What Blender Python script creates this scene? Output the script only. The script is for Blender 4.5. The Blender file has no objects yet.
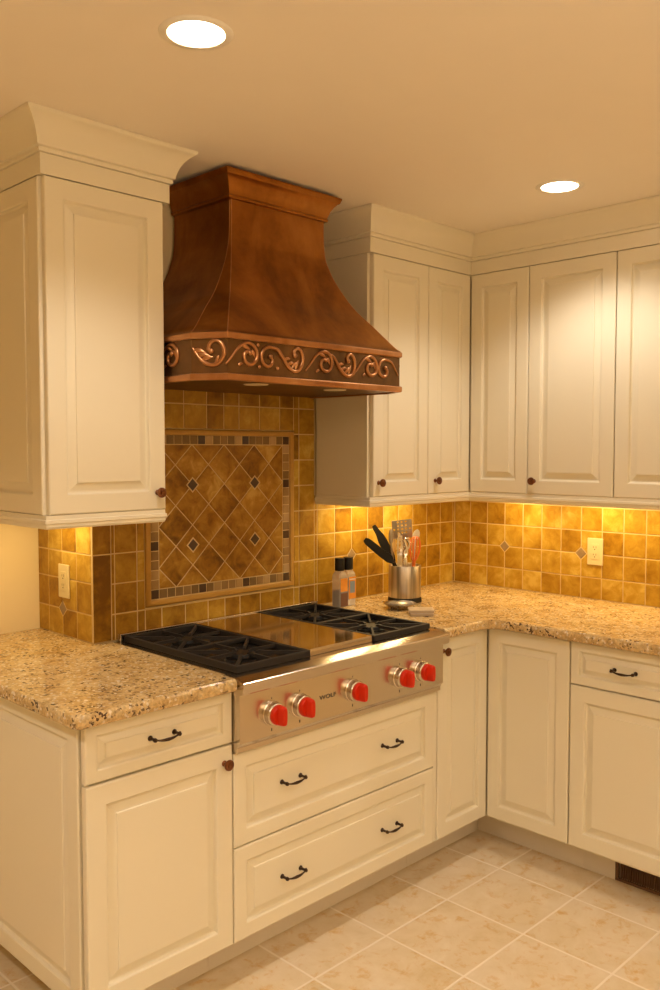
import bpy, bmesh, math, random
from mathutils import Vector, Matrix
random.seed(7)
PI = math.pi
S = bpy.context.scene
COL = S.collection
V = Vector

# ------------------------------------------------------------------ measured dimensions (metres)
XR = 1.955          # tile face of the right wall
CT = 0.914          # worktop height
YU = 0.302          # face of wall cabinets
YD = 0.634          # face of base cabinets
ZC = 2.455          # ceiling
ZLR, ZUB, ZUT, ZFR = 1.331, 1.370, 2.299, 2.360
ZDB = 0.132         # bottom of base doors
ZCB = 0.877         # underside of worktop

# ------------------------------------------------------------------ materials
def nodes_of(name):
    m = bpy.data.materials.new(name); m.use_nodes = True
    nt = m.node_tree
    return m, nt, nt.nodes['Principled BSDF']

def N(nt, kind, **kw):
    n = nt.nodes.new(kind)
    for k, v in kw.items():
        if k.startswith('i_'):
            n.inputs[k[2:].replace('_', ' ')].default_value = v
        else:
            setattr(n, k, v)
    return n

def ramp(nt, stops):
    r = nt.nodes.new('ShaderNodeValToRGB')
    el = r.color_ramp.elements
    while len(el) < len(stops): el.new(0.5)
    for e, (p, c) in zip(el, stops):
        e.position = p; e.color = (*c, 1)
    return r

def mixc(nt, fac, a, b, mode='MIX'):
    n = nt.nodes.new('ShaderNodeMix'); n.data_type = 'RGBA'; n.blend_type = mode
    L = nt.links
    if isinstance(fac, float): n.inputs[0].default_value = fac
    else: L.new(fac, n.inputs[0])
    for idx, s in ((6, a), (7, b)):
        if isinstance(s, tuple): n.inputs[idx].default_value = (*s, 1)
        else: L.new(s, n.inputs[idx])
    return n.outputs[2]

def noise(nt, scale, detail=4, rough=0.55, dist=0.0, vec=None):
    n = N(nt, 'ShaderNodeTexNoise'); n.inputs['Scale'].default_value = scale
    n.inputs['Detail'].default_value = detail; n.inputs['Roughness'].default_value = rough
    n.inputs['Distortion'].default_value = dist
    if vec is None:
        g = N(nt, 'ShaderNodeNewGeometry'); vec = g.outputs['Position']
    nt.links.new(vec, n.inputs['Vector'])
    return n.outputs['Fac']

def bump(nt, b, h, strength=0.2, dist=0.002):
    n = N(nt, 'ShaderNodeBump'); n.inputs['Strength'].default_value = strength
    n.inputs['Distance'].default_value = dist
    nt.links.new(h, n.inputs['Height']); nt.links.new(n.outputs['Normal'], b.inputs['Normal'])

def plain(name, c, rough=0.5, metal=0.0, var=0.06, scale=9, spec=0.5, coat=0.0):
    m, nt, b = nodes_of(name)
    f = noise(nt, scale)
    col = mixc(nt, f, tuple(x * (1 - var) for x in c), tuple(min(1, x * (1 + var)) for x in c))
    nt.links.new(col, b.inputs['Base Color'])
    b.inputs['Roughness'].default_value = rough; b.inputs['Metallic'].default_value = metal
    b.inputs['Specular IOR Level'].default_value = spec
    b.inputs['Coat Weight'].default_value = coat
    return m

def tile_mat(name, stops, rough=0.42, vein=0.5):
    """tumbled stone: every tile carries its own tone, mottled by noise"""
    m, nt, b = nodes_of(name)
    at = N(nt, 'ShaderNodeAttribute', attribute_name='tone')
    g = N(nt, 'ShaderNodeNewGeometry')
    off = N(nt, 'ShaderNodeVectorMath', operation='MULTIPLY_ADD')
    nt.links.new(at.outputs['Color'], off.inputs[0]); off.inputs[1].default_value = (7, 11, 13)
    nt.links.new(g.outputs['Position'], off.inputs[2])
    f1 = noise(nt, 22, 6, 0.65, 0.6, off.outputs[0])
    f2 = noise(nt, 7, 3, 0.5, 0.3, off.outputs[0])
    a = N(nt, 'ShaderNodeMath', operation='MULTIPLY_ADD'); nt.links.new(f1, a.inputs[0]); a.inputs[1].default_value = vein
    nt.links.new(at.outputs['Fac'], a.inputs[2])
    a2 = N(nt, 'ShaderNodeMath', operation='MULTIPLY_ADD'); nt.links.new(f2, a2.inputs[0]); a2.inputs[1].default_value = vein
    nt.links.new(a.outputs[0], a2.inputs[2])
    a3 = N(nt, 'ShaderNodeMath', operation='SUBTRACT'); nt.links.new(a2.outputs[0], a3.inputs[0]); a3.inputs[1].default_value = vein
    r = ramp(nt, stops); nt.links.new(a3.outputs[0], r.inputs[0])
    nt.links.new(r.outputs[0], b.inputs['Base Color'])
    b.inputs['Roughness'].default_value = rough; b.inputs['Specular IOR Level'].default_value = 0.28
    bump(nt, b, f1, 0.25, 0.002)
    return m

CREAM = plain('cream_paint', (0.765, 0.698, 0.535), 0.33, var=0.015, scale=4)
CREAM_IN = plain('cabinet_interior', (0.60, 0.46, 0.28), 0.5, var=0.03)
WALLM = plain('painted_wall', (0.78, 0.64, 0.38), 0.7, var=0.02)
CEILM = plain('ceiling_paint', (0.86, 0.78, 0.655), 0.8, var=0.015)
GROUT = plain('grout', (0.62, 0.44, 0.19), 0.8, var=0.1, scale=30)
TILE = tile_mat('stone_tile', [(0.0, (0.17, 0.070, 0.002)), (0.35, (0.32, 0.155, 0.008)), (0.7, (0.45, 0.255, 0.024)), (1.0, (0.60, 0.39, 0.075))], vein=1.2)
DIAM = tile_mat('diamond_tile', [(0.0, (0.13, 0.048, 0.002)), (0.35, (0.27, 0.118, 0.007)), (0.7, (0.40, 0.20, 0.022)), (1.0, (0.56, 0.34, 0.075))], vein=1.6)
MOSA = tile_mat('mosaic_tile', [(0.0, (0.17, 0.10, 0.035)), (0.4, (0.29, 0.17, 0.06)), (0.75, (0.38, 0.23, 0.08)), (1.0, (0.46, 0.30, 0.13))], vein=0.35)
DARKT = plain('dark_tile', (0.062, 0.028, 0.012), 0.3, var=0.4, scale=40)
FRAMET = plain('border_stone', (0.46, 0.24, 0.035), 0.4, var=0.22, scale=25)
DOTT = plain('accent_stone', (0.27, 0.175, 0.085), 0.45, var=0.2, scale=60)
IVORY = plain('ivory_plastic', (0.66, 0.53, 0.28), 0.35, var=0.01)
SLOT = plain('socket_slot', (0.10, 0.06, 0.03), 0.5)
BRONZE = plain('oil_rubbed_bronze', (0.055, 0.032, 0.02), 0.35, metal=0.75, var=0.3, scale=60)
KNOBM = plain('antique_copper_knob', (0.20, 0.075, 0.03), 0.3, metal=0.8, var=0.45, scale=120)
IRON = plain('cast_iron', (0.024, 0.019, 0.015), 0.55, var=0.25, scale=80, spec=0.2)
TRAY = plain('black_enamel', (0.022, 0.017, 0.013), 0.2, var=0.1)
RED = plain('red_knob', (0.56, 0.022, 0.003), 0.35, var=0.04, spec=0.25)
BLACK = plain('black_plastic', (0.010, 0.008, 0.006), 0.45, var=0.1, spec=0.25)
INK = plain('dark_lettering', (0.05, 0.035, 0.025), 0.5)
WOOD = plain('light_wood', (0.66, 0.42, 0.16), 0.5, var=0.12, scale=40)
ORANGE = plain('orange_silicone', (0.68, 0.15, 0.018), 0.35, var=0.05)
PEPPER = plain('peppercorns', (0.055, 0.035, 0.022), 0.6, var=0.9, scale=220)
SALT = plain('salt_grains', (0.86, 0.78, 0.655), 0.6, var=0.1, scale=220)
LBL_O = plain('orange_label', (0.72, 0.28, 0.03), 0.5, var=0.12, scale=90)
LBL_B = plain('blue_label', (0.22, 0.27, 0.31), 0.5, var=0.12, scale=90)
LBL_W = plain('white_label', (0.80, 0.72, 0.60), 0.5, var=0.1, scale=160)
LBL_D = plain('brown_label', (0.16, 0.07, 0.04), 0.5, var=0.3, scale=160)
PALE = plain('pale_stone', (0.46, 0.35, 0.23), 0.35, var=0.08, scale=30)
VENTM = plain('brown_vent', (0.15, 0.075, 0.035), 0.45, metal=0.3, var=0.15)
TRIMW = plain('white_trim', (0.85, 0.80, 0.70), 0.4, var=0.01)
TOE = plain('toe_kick_paint', (0.74, 0.67, 0.57), 0.45, var=0.02)

def steel(name, base, rough, brush, stretch=(2, 160, 160), low=0.93):
    m, nt, b = nodes_of(name)
    g = N(nt, 'ShaderNodeNewGeometry')
    mp = N(nt, 'ShaderNodeMapping'); mp.inputs['Scale'].default_value = stretch
    nt.links.new(g.outputs['Position'], mp.inputs['Vector'])
    f = noise(nt, 4, 3, 0.6, 0, mp.outputs[0])
    r = N(nt, 'ShaderNodeMapRange'); r.inputs[3].default_value = rough * (1 - brush); r.inputs[4].default_value = rough * (1 + brush)
    nt.links.new(f, r.inputs[0]); nt.links.new(r.outputs[0], b.inputs['Roughness'])
    if low < 0.9:
        r2 = N(nt, 'ShaderNodeMapRange'); r2.inputs[1].default_value = 0.40; r2.inputs[2].default_value = 0.60; nt.links.new(f, r2.inputs[0]); f = r2.outputs[0]
    col = mixc(nt, f, tuple(x * low for x in base), base); nt.links.new(col, b.inputs['Base Color'])
    b.inputs['Metallic'].default_value = 1.0
    return m
STEEL = steel('brushed_steel', (0.66, 0.58, 0.48), 0.22, 0.2)
STEELP = steel('polished_steel', (0.58, 0.48, 0.36), 0.10, 0.25)
STEELV = steel('crock_steel', (0.62, 0.54, 0.44), 0.38, 0.4, (14, 14, 0.4), 0.5)  # vertical reflection streaks painted into the base colour
SILVER = plain('shiny_steel', (0.74, 0.70, 0.64), 0.16, metal=1.0, var=0.03)

def copper_mat(name, dark, mid, light, rough):
    m, nt, b = nodes_of(name)
    g = N(nt, 'ShaderNodeNewGeometry'); mp = N(nt, 'ShaderNodeMapping'); mp.inputs['Scale'].default_value = (1.6, 1.6, 0.6)
    nt.links.new(g.outputs['Position'], mp.inputs['Vector'])
    f = noise(nt, 3.6, 5, 0.6, 0.6, mp.outputs[0]); f2 = noise(nt, 30, 4, 0.6)
    a = N(nt, 'ShaderNodeMath', operation='MULTIPLY_ADD'); nt.links.new(f2, a.inputs[0]); a.inputs[1].default_value = 0.25
    nt.links.new(f, a.inputs[2])
    s = N(nt, 'ShaderNodeMath', operation='SUBTRACT'); nt.links.new(a.outputs[0], s.inputs[0]); s.inputs[1].default_value = 0.12
    r = ramp(nt, [(0.3, dark), (0.5, mid), (0.72, light)]); nt.links.new(s.outputs[0], r.inputs[0])
    nt.links.new(r.outputs[0], b.inputs['Base Color'])
    b.inputs['Metallic'].default_value = 0.95; b.inputs['Roughness'].default_value = rough
    bump(nt, b, f2, 0.12, 0.002)
    return m
COPPER = copper_mat('aged_copper', (0.17, 0.060, 0.010), (0.29, 0.110, 0.018), (0.41, 0.165, 0.032), 0.34)
COPPERB = copper_mat('bright_copper', (0.34, 0.145, 0.055), (0.47, 0.225, 0.095), (0.58, 0.31, 0.15), 0.32)
COPPERD = copper_mat('dark_patina', (0.09, 0.047, 0.018), (0.16, 0.085, 0.034), (0.23, 0.12, 0.048), 0.45)

def granite_mat():
    m, nt, b = nodes_of('granite')
    big = noise(nt, 11, 6, 0.68, 0.9); mid = noise(nt, 38, 5, 0.7, 0.5); fine = noise(nt, 120, 3, 0.6)
    r1 = ramp(nt, [(0.30, (0.26, 0.135, 0.04)), (0.45, (0.58, 0.37, 0.13)), (0.58, (0.70, 0.51, 0.25)), (0.75, (0.44, 0.31, 0.17))])
    nt.links.new(big, r1.inputs[0])
    r2 = ramp(nt, [(0.30, (0.20, 0.12, 0.06)), (0.42, (0.52, 0.35, 0.16)), (0.56, (0.62, 0.44, 0.21)), (0.72, (0.80, 0.68, 0.46))])
    nt.links.new(mid, r2.inputs[0])
    c = mixc(nt, 0.42, r1.outputs[0], r2.outputs[0])
    v = N(nt, 'ShaderNodeTexVoronoi'); v.inputs['Scale'].default_value = 150; v.inputs['Randomness'].default_value = 1
    g = N(nt, 'ShaderNodeNewGeometry'); nt.links.new(g.outputs['Position'], v.inputs['Vector'])
    sep = N(nt, 'ShaderNodeSeparateColor'); nt.links.new(v.outputs['Color'], sep.inputs[0])
    th = N(nt, 'ShaderNodeMath', operation='GREATER_THAN'); nt.links.new(sep.outputs[0], th.inputs[0]); th.inputs[1].default_value = 0.79
    blot = noise(nt, 16, 4, 0.65, 1.0)
    th2 = N(nt, 'ShaderNodeMapRange'); nt.links.new(blot, th2.inputs[0]); th2.inputs[1].default_value = 0.45; th2.inputs[2].default_value = 0.58
    mm = N(nt, 'ShaderNodeMath', operation='MULTIPLY'); nt.links.new(th.outputs[0], mm.inputs[0]); nt.links.new(th2.outputs[0], mm.inputs[1])
    c = mixc(nt, mm.outputs[0], c, (0.09, 0.05, 0.03))
    th3 = N(nt, 'ShaderNodeMath', operation='LESS_THAN'); nt.links.new(sep.outputs[1], th3.inputs[0]); th3.inputs[1].default_value = 0.07
    c = mixc(nt, th3.outputs[0], c, (0.74, 0.61, 0.42))
    r3 = ramp(nt, [(0.35, (0.72, 0.72, 0.72)), (0.65, (1.1, 1.1, 1.1))]); nt.links.new(fine, r3.inputs[0])
    c = mixc(nt, 1.0, c, r3.outputs[0], 'MULTIPLY')
    nt.links.new(c, b.inputs['Base Color'])
    b.inputs['Roughness'].default_value = 0.13
    return m
GRANITE = granite_mat()

def floor_mat():
    m, nt, b = nodes_of('floor_tiles')
    g = N(nt, 'ShaderNodeNewGeometry'); sp = N(nt, 'ShaderNodeSeparateXYZ'); nt.links.new(g.outputs['Position'], sp.inputs[0])
    PX, PY, OX, OY = 0.319, 0.305, 1.223, -0.762
    def line(out, off, pitch):
        a = N(nt, 'ShaderNodeMath', operation='SUBTRACT'); nt.links.new(out, a.inputs[0]); a.inputs[1].default_value = off
        d = N(nt, 'ShaderNodeMath', operation='DIVIDE'); nt.links.new(a.outputs[0], d.inputs[0]); d.inputs[1].default_value = pitch
        f = N(nt, 'ShaderNodeMath', operation='FLOOR'); nt.links.new(d.outputs[0], f.inputs[0])
        fr = N(nt, 'ShaderNodeMath', operation='FRACT'); nt.links.new(d.outputs[0], fr.inputs[0])
        p = N(nt, 'ShaderNodeMath', operation='PINGPONG'); nt.links.new(fr.outputs[0], p.inputs[0]); p.inputs[1].default_value = 0.5
        w = N(nt, 'ShaderNodeMapRange'); nt.links.new(p.outputs[0], w.inputs[0])
        w.inputs[1].default_value = 0.009; w.inputs[2].default_value = 0.015; w.inputs[3].default_value = 1; w.inputs[4].default_value = 0
        return f.outputs[0], w.outputs[0]
    fx, wx = line(sp.outputs[0], OX, PX); fy, wy = line(sp.outputs[1], OY, PY)
    gm = N(nt, 'ShaderNodeMath', operation='MAXIMUM'); nt.links.new(wx, gm.inputs[0]); nt.links.new(wy, gm.inputs[1])
    cb = N(nt, 'ShaderNodeCombineXYZ'); nt.links.new(fx, cb.inputs[0]); nt.links.new(fy, cb.inputs[1])
    wn = N(nt, 'ShaderNodeTexWhiteNoise'); nt.links.new(cb.outputs[0], wn.inputs[0])
    off = N(nt, 'ShaderNodeVectorMath', operation='MULTIPLY_ADD'); nt.links.new(wn.outputs['Color'], off.inputs[0]); off.inputs[1].default_value = (5, 5, 5)
    nt.links.new(g.outputs['Position'], off.inputs[2])
    f1 = noise(nt, 8, 7, 0.66, 0.6, off.outputs[0]); f2 = noise(nt, 20, 6, 0.68, 0.4, off.outputs[0])
    r1 = ramp(nt, [(0.25, (0.59, 0.45, 0.25)), (0.42, (0.66, 0.535, 0.35)), (0.6, (0.70, 0.585, 0.42)), (0.8, (0.75, 0.65, 0.50))]); nt.links.new(f1, r1.inputs[0])
    r2 = ramp(nt, [(0.30, (0.88, 0.66, 0.34)), (0.47, (1, 0.98, 0.94)), (1.0, (1.0, 1.0, 1.0))]); nt.links.new(f2, r2.inputs[0])
    c = mixc(nt, 1.0, r1.outputs[0], r2.outputs[0], 'MULTIPLY')
    c = mixc(nt, gm.outputs[0], c, (0.80, 0.69, 0.54))
    nt.links.new(c, b.inputs['Base Color'])
    b.inputs['Roughness'].default_value = 0.42
    inv = N(nt, 'ShaderNodeMath', operation='SUBTRACT'); inv.inputs[0].default_value = 1; nt.links.new(gm.outputs[0], inv.inputs[1])
    bump(nt, b, inv.outputs[0], 0.5, 0.0015)
    return m
FLOORM = floor_mat()

def glass_mat():
    m, nt, b = nodes_of('clear_glass')
    b.inputs['Base Color'].default_value = (0.95, 0.9, 0.82, 1); b.inputs['Roughness'].default_value = 0.03
    b.inputs['Transmission Weight'].default_value = 0.72; b.inputs['IOR'].default_value = 1.12; b.inputs['Specular IOR Level'].default_value = 0.3
    return m
GLASS = glass_mat()
def emit_mat(name, c, s):
    m, nt, b = nodes_of(name)
    b.inputs['Base Color'].default_value = (*c, 1)
    b.inputs['Emission Color'].default_value = (*c, 1); b.inputs['Emission Strength'].default_value = s
    return m
LAMP = emit_mat('lamp_lens', (1.0, 0.86, 0.62), 9.0)
DEADLAMP = plain('hood_lens', (0.75, 0.62, 0.42), 0.3)

# ------------------------------------------------------------------ object helpers
WO = {}     # world origin of each object (nothing is rotated, so origins simply subtract)
def link(o, parent, origin):
    COL.objects.link(o)
    WO[o.name] = V(origin)
    if parent is not None:
        o.parent = parent
        o.location = V(origin) - WO[parent.name]
    else:
        o.location = V(origin)
    return o

def thing(name, label, cat, loc, group=None):
    o = bpy.data.objects.new(name, None)
    o.empty_display_size = 0.05
    link(o, None, loc)
    o['label'] = label; o['category'] = cat
    if group: o['group'] = group
    return o

def tag(o, label, cat, group=None):
    o['label'] = label; o['category'] = cat
    if group: o['group'] = group
    return o

def obj(name, bm, mats, parent=None, origin=None, smooth=None):
    """bm is in world coordinates; it becomes one mesh object with its own origin"""
    if origin is None:
        lo = V([min(v.co[i] for v in bm.verts) for i in range(3)]); hi = V([max(v.co[i] for v in bm.verts) for i in range(3)])
        origin = V(((lo.x + hi.x) / 2, (lo.y + hi.y) / 2, lo.z))
    origin = V(origin)
    bmesh.ops.translate(bm, vec=-origin, verts=bm.verts)
    bmesh.ops.recalc_face_normals(bm, faces=bm.faces)
    me = bpy.data.meshes.new(name)
    if smooth is not None:
        for f in bm.faces: f.smooth = True
        for e in bm.edges:
            if len(e.link_faces) == 2 and e.calc_face_angle(0) > math.radians(smooth): e.smooth = False
    bm.to_mesh(me); bm.free()
    for m in (mats if isinstance(mats, (list, tuple)) else [mats]): me.materials.append(m)
    o = bpy.data.objects.new(name, me)
    return link(o, parent, origin)

def structure(name, bm, m):
    o = obj(name, bm, m); o['kind'] = 'structure'; return o

def box(bm, x0, x1, y0, y1, z0, z1, bevel=0.0, seg=2, mi=0):
    x0, x1 = min(x0, x1), max(x0, x1); y0, y1 = min(y0, y1), max(y0, y1); z0, z1 = min(z0, z1), max(z0, z1)
    vs = [bm.verts.new(c) for c in ((x0, y0, z0), (x1, y0, z0), (x1, y1, z0), (x0, y1, z0), (x0, y0, z1), (x1, y0, z1), (x1, y1, z1), (x0, y1, z1))]
    fs = [bm.faces.new([vs[i] for i in f]) for f in ((0, 3, 2, 1), (4, 5, 6, 7), (0, 1, 5, 4), (1, 2, 6, 5), (2, 3, 7, 6), (3, 0, 4, 7))]
    for f in fs: f.material_index = mi
    if bevel:
        es = list({e for f in fs for e in f.edges})
        bmesh.ops.bevel(bm, geom=es, offset=bevel, segments=seg, affect='EDGES', profile=0.5)
    return bm

def boxbm(*a, **k):
    return box(bmesh.new(), *a, **k)

def prism(bm, poly, z0, z1, mi=0):
    lo = [bm.verts.new((x, y, z0)) for x, y in poly]; hi = [bm.verts.new((x, y, z1)) for x, y in poly]
    n = len(poly); fs = [bm.faces.new(lo[::-1]), bm.faces.new(hi)]
    for i in range(n): fs.append(bm.faces.new((lo[i], lo[(i + 1) % n], hi[(i + 1) % n], hi[i])))
    for f in fs: f.material_index = mi
    return bm

def loft(bm, rings, close=True, cap0=True, cap1=True, mi=0):
    R = [[bm.verts.new(p) for p in r] for r in rings]
    n = len(R[0]); fs = []
    for a, b in zip(R, R[1:]):
        for i in range(n if close else n - 1):
            fs.append(bm.faces.new((a[i], a[(i + 1) % n], b[(i + 1) % n], b[i])))
    if cap0: fs.append(bm.faces.new(R[0][::-1]))
    if cap1: fs.append(bm.faces.new(R[-1]))
    for f in fs: f.material_index = mi
    return bm

def lathe(bm, prof, c, axis=(0, 0, 1), n=28, mi=0, sq=1.0):
    """prof: list of (radius, height along axis)"""
    ax = V(axis).normalized()
    a = ax.orthogonal().normalized(); b = ax.cross(a)
    rings = [[V(c) + ax * h + (a * math.cos(2 * PI * i / n) + b * sq * math.sin(2 * PI * i / n)) * max(r, 1e-5) for i in range(n)] for r, h in prof]
    return loft(bm, rings, mi=mi)

def smoothpath(pts, sub=6):
    P = [V(p) for p in pts]; out = []
    for i in range(len(P) - 1):
        p0 = P[i - 1] if i else P[0] * 2 - P[1]
        p3 = P[i + 2] if i + 2 < len(P) else P[-1] * 2 - P[-2]
        p1, p2 = P[i], P[i + 1]
        for k in range(sub):
            t = k / sub
            out.append(0.5 * ((2 * p1) + (p2 - p0) * t + (2 * p0 - 5 * p1 + 4 * p2 - p3) * t * t + (3 * p1 - p0 - 3 * p2 + p3) * t ** 3))
    out.append(P[-1])
    return out

def tube(bm, path, rad, n=8, flat=None, normal=None, mi=0):
    """rad: number or list; flat: squash factor along `normal`"""
    P = [V(p) for p in path]; m = len(P)
    R = rad if isinstance(rad, (list, tuple)) else [rad] * m
    rings = []; prev = None
    for i in range(m):
        t = (P[min(i + 1, m - 1)] - P[max(i - 1, 0)])
        t = t.normalized() if t.length > 1e-9 else V((0, 0, 1))
        if normal is not None:
            nrm = V(normal); nrm = (nrm - t * nrm.dot(t))
            nrm = nrm.normalized() if nrm.length > 1e-6 else t.orthogonal().normalized()
        else:
            nrm = prev - t * prev.dot(t) if prev is not None else t.orthogonal()
            nrm = nrm.normalized() if nrm.length > 1e-6 else t.orthogonal().normalized()
        prev = nrm
        bi = t.cross(nrm); fl = flat if flat else 1.0
        rings.append([P[i] + (bi * math.cos(2 * PI * k / n) + nrm * fl * math.sin(2 * PI * k / n)) * R[i] for k in range(n)])
    return loft(bm, rings, mi=mi)

def sweep(bm, path, prof, side=1, mi=0):
    """mitred sweep of a closed (offset, z) profile along a 2-D path; offset grows to the right of travel when side=1"""
    P = [V((x, y)) for x, y in path]; m = len(P); rings = []
    for i in range(m):
        d0 = (P[i] - P[i - 1]).normalized() if i else None
        d1 = (P[i + 1] - P[i]).normalized() if i < m - 1 else None
        nn = []
        for d in (d0, d1):
            if d is not None: nn.append(V((d.y, -d.x)) * side)
        if len(nn) == 2:
            k = (nn[0] + nn[1]); k = k / (1 + nn[0].dot(nn[1]))
        else: k = nn[0]
        rings.append([V((P[i].x + k.x * o, P[i].y + k.y * o, z)) for o, z in prof])
    return loft(bm, rings, mi=mi)

# ------------------------------------------------------------------ the setting
structure('floor', boxbm(-3.4, 2.05, -4.6, 0.46, -0.05, 0.0), FLOORM)
structure('ceiling', boxbm(-3.4, 2.05, -4.6, 0.46, ZC, ZC + 0.05), CEILM)
bm = bmesh.new()
prism(bm, [(0.012, 0.012), (XR + 0.012, 0.012), (XR + 0.012, 0.46), (0.012, 0.46)], 0, ZC)
structure('wall_back', bm, WALLM)
structure('wall_left_recess', boxbm(-3.3, 0.012, 0.376, 0.46, 0, ZC), WALLM)
structure('wall_right', boxbm(XR + 0.012, 2.05, -4.6, 0.012, 0, ZC), WALLM)
structure('wall_left', boxbm(-3.4, -3.3, -4.6, 0.46, 0, ZC), WALLM)
structure('wall_front', boxbm(-3.3, 2.05, -4.7, -4.6, 0, ZC), WALLM)

# ------------------------------------------------------------------ tile work
def clip(poly, a, b, c):
    """keep a*u + b*v >= c"""
    out = []
    for i in range(len(poly)):
        p, q = poly[i], poly[(i + 1) % len(poly)]
        fp, fq = a * p[0] + b * p[1] - c, a * q[0] + b * q[1] - c
        if fp >= 0: out.append(p)
        if fp * fq < 0:
            t = fp / (fp - fq); out.append((p[0] + (q[0] - p[0]) * t, p[1] + (q[1] - p[1]) * t))
    return out
def clip_rect(poly, u0, u1, v0, v1):
    for a, b, c in ((1, 0, u0), (-1, 0, -u1), (0, 1, v0), (0, -1, -v1)):
        if len(poly) >= 3: poly = clip(poly, a, b, c)
    return poly
def inset(poly, d):
    poly = [p for i, p in enumerate(poly) if math.hypot(p[0] - poly[i - 1][0], p[1] - poly[i - 1][1]) > 1e-4]
    n = len(poly); out = []
    if n < 3: return None
    area = sum(poly[i][0] * poly[(i + 1) % n][1] - poly[(i + 1) % n][0] * poly[i][1] for i in range(n))
    if area < 0: poly = poly[::-1]
    for i in range(n):
        p0, p1, p2 = V(poly[i - 1]), V(poly[i]), V(poly[(i + 1) % n])
        e0, e1 = p1 - p0, p2 - p1
        if e0.length < 1e-6 or e1.length < 1e-6: return None
        e0.normalize(); e1.normalize()
        n0, n1 = V((-e0.y, e0.x)), V((-e1.y, e1.x))
        den = 1 + n0.dot(n1)
        if den < 1e-3: return None
        out.append(tuple(p1 + (n0 + n1) * (d / den)))
    return out
def area(poly):
    n = len(poly)
    return abs(sum(poly[i][0] * poly[(i + 1) % n][1] - poly[(i + 1) % n][0] * poly[i][1] for i in range(n))) / 2

def add_tile(bm, lay, poly, to3, tone, gap=0.0045, back=0.006, front=0.0, mi=0):
    p0 = inset(poly, gap / 2)
    if not p0 or area(p0) < 1.2e-4 or area(p0) > area(poly): return
    p1 = inset(p0, 0.0012)
    if not p1 or area(p1) > area(p0): return
    rings = [[to3(u, v, back) for u, v in p0], [to3(u, v, front + 0.0010) for u, v in p0], [to3(u, v, front) for u, v in p1]]
    n0 = len(bm.faces)
    loft(bm, rings, cap0=False, mi=mi)
    bm.faces.ensure_lookup_table()
    for f in list(bm.faces)[n0:]:
        for l in f.loops: l[lay] = (tone, tone, tone, 1)

def cells(ul, vl, regions, skip=None):
    out = []
    for i in range(len(ul) - 1):
        for j in range(len(vl) - 1):
            for (u0, u1, v0, v1) in regions:
                a, b, c, d = max(ul[i], u0), min(ul[i + 1], u1), max(vl[j], v0), min(vl[j + 1], v1)
                if b - a > 0.008 and d - c > 0.008: out.append([(a, c), (b, c), (b, d), (a, d)])
    return out

def cut_dots(polys, dots, r):
    out = []
    for p in polys:
        cu = sum(q[0] for q in p) / len(p); cv = sum(q[1] for q in p) / len(p)
        for (du, dv) in dots:
            if abs(cu - du) + abs(cv - dv) < 0.16:
                sx = 1 if cu > du else -1; sy = 1 if cv > dv else -1
                p = clip(p, sx, sy, sx * du + sy * dv + r)
        out.append(p)
    return out
def diamond(cu, cv, ru, rv=None):
    rv = rv or ru
    return [(cu - ru, cv), (cu, cv - rv), (cu + ru, cv), (cu, cv + rv)]

def tile_field(name, parent, to3, ul, vl, regions, dots, tones=(0.25, 0.72)):
    bm = bmesh.new(); lay = bm.loops.layers.float_color.new('tone')
    polys = cut_dots(cells(ul, vl, regions), dots, 0.027)
    for p in polys:
        if len(p) >= 3: add_tile(bm, lay, p, to3, random.uniform(*tones))
    for (u0, u1, v0, v1) in regions:
        r = [[to3(u, v, d) for u, v in ((u0, v0), (u1, v0), (u1, v1), (u0, v1))] for d in (0.0115, 0.0016)]
        loft(bm, r, mi=1)
    o = obj(name, bm, [TILE, GROUT], parent)
    if dots:
        bm = bmesh.new(); lay = bm.loops.layers.float_color.new('tone')
        bm.free()
        for (du, dv) in dots:
            bm = bmesh.new(); lay = bm.loops.layers.float_color.new('tone')
            add_tile(bm, lay, diamond(du, dv, 0.0265), to3, 0.5, gap=0.003)
            obj('accent_tile', bm, DOTT, o)
    return o

ROWS = [CT, 1.003, 1.105, 1.206, 1.3075, 1.409, 1.511, 1.613, 1.714, 1.80]
UH = [0.0, 0.068, 0.168, 0.267, 0.367, 0.468, 0.546, 0.618, 0.719, 0.822, 0.924] + [0.924 + 0.1022 * k for k in range(1, 10)] + [1.942, XR]
back3 = lambda u, v, d: V((u, d, v))
right3 = lambda u, v, d: V((XR + d, u, v))
ret3 = lambda u, v, d: V((d, u, v))
ZB = CT + 0.0008
FX0, FX1, FZ0, FZ1 = 0.199, 0.895, 1.008, 1.626      # outer edge of the framed tile picture
bs = thing('tile_backsplash', 'golden brown tile backsplash behind the rangetop with a framed diamond-pattern panel', 'backsplash', (0.97, 0.0, ZB))
tile_field('field_tile', bs, back3, UH, [ZB] + ROWS[1:],
           [(0.068, 0.0815, ZB, 1.366), (0.0815, FX0, ZB, 1.80), (FX0, FX1, ZB, FZ0), (FX0, FX1, FZ1, 1.80), (FX1, 1.0095, ZB, 1.80), (1.0095, XR, ZB, 1.366)],
           [(1.2306, 1.105), (1.6394, 1.105)])
# one tall corner tile beside the outside corner
bm = bmesh.new(); lay = bm.loops.layers.float_color.new('tone')
add_tile(bm, lay, [(0.0, ZB), (0.068, ZB), (0.068, 1.206), (0.0, 1.206)], back3, 0.12)
add_tile(bm, lay, [(0.0, 1.206), (0.068, 1.206), (0.068, 1.366), (0.0, 1.366)], back3, 0.3)
loft(bm, [[back3(u, v, d) for u, v in ((0.0025, ZB), (0.068, ZB), (0.068, 1.366), (0.0025, 1.366))] for d in (0.0115, 0.0016)], mi=1)
obj('corner_tile', bm, [TILE, GROUT], bs)
obj('corner_grout', boxbm(XR - 0.0016, XR + 0.0112, -0.0016, 0.0112, ZB, 1.366), GROUT, bs)
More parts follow.
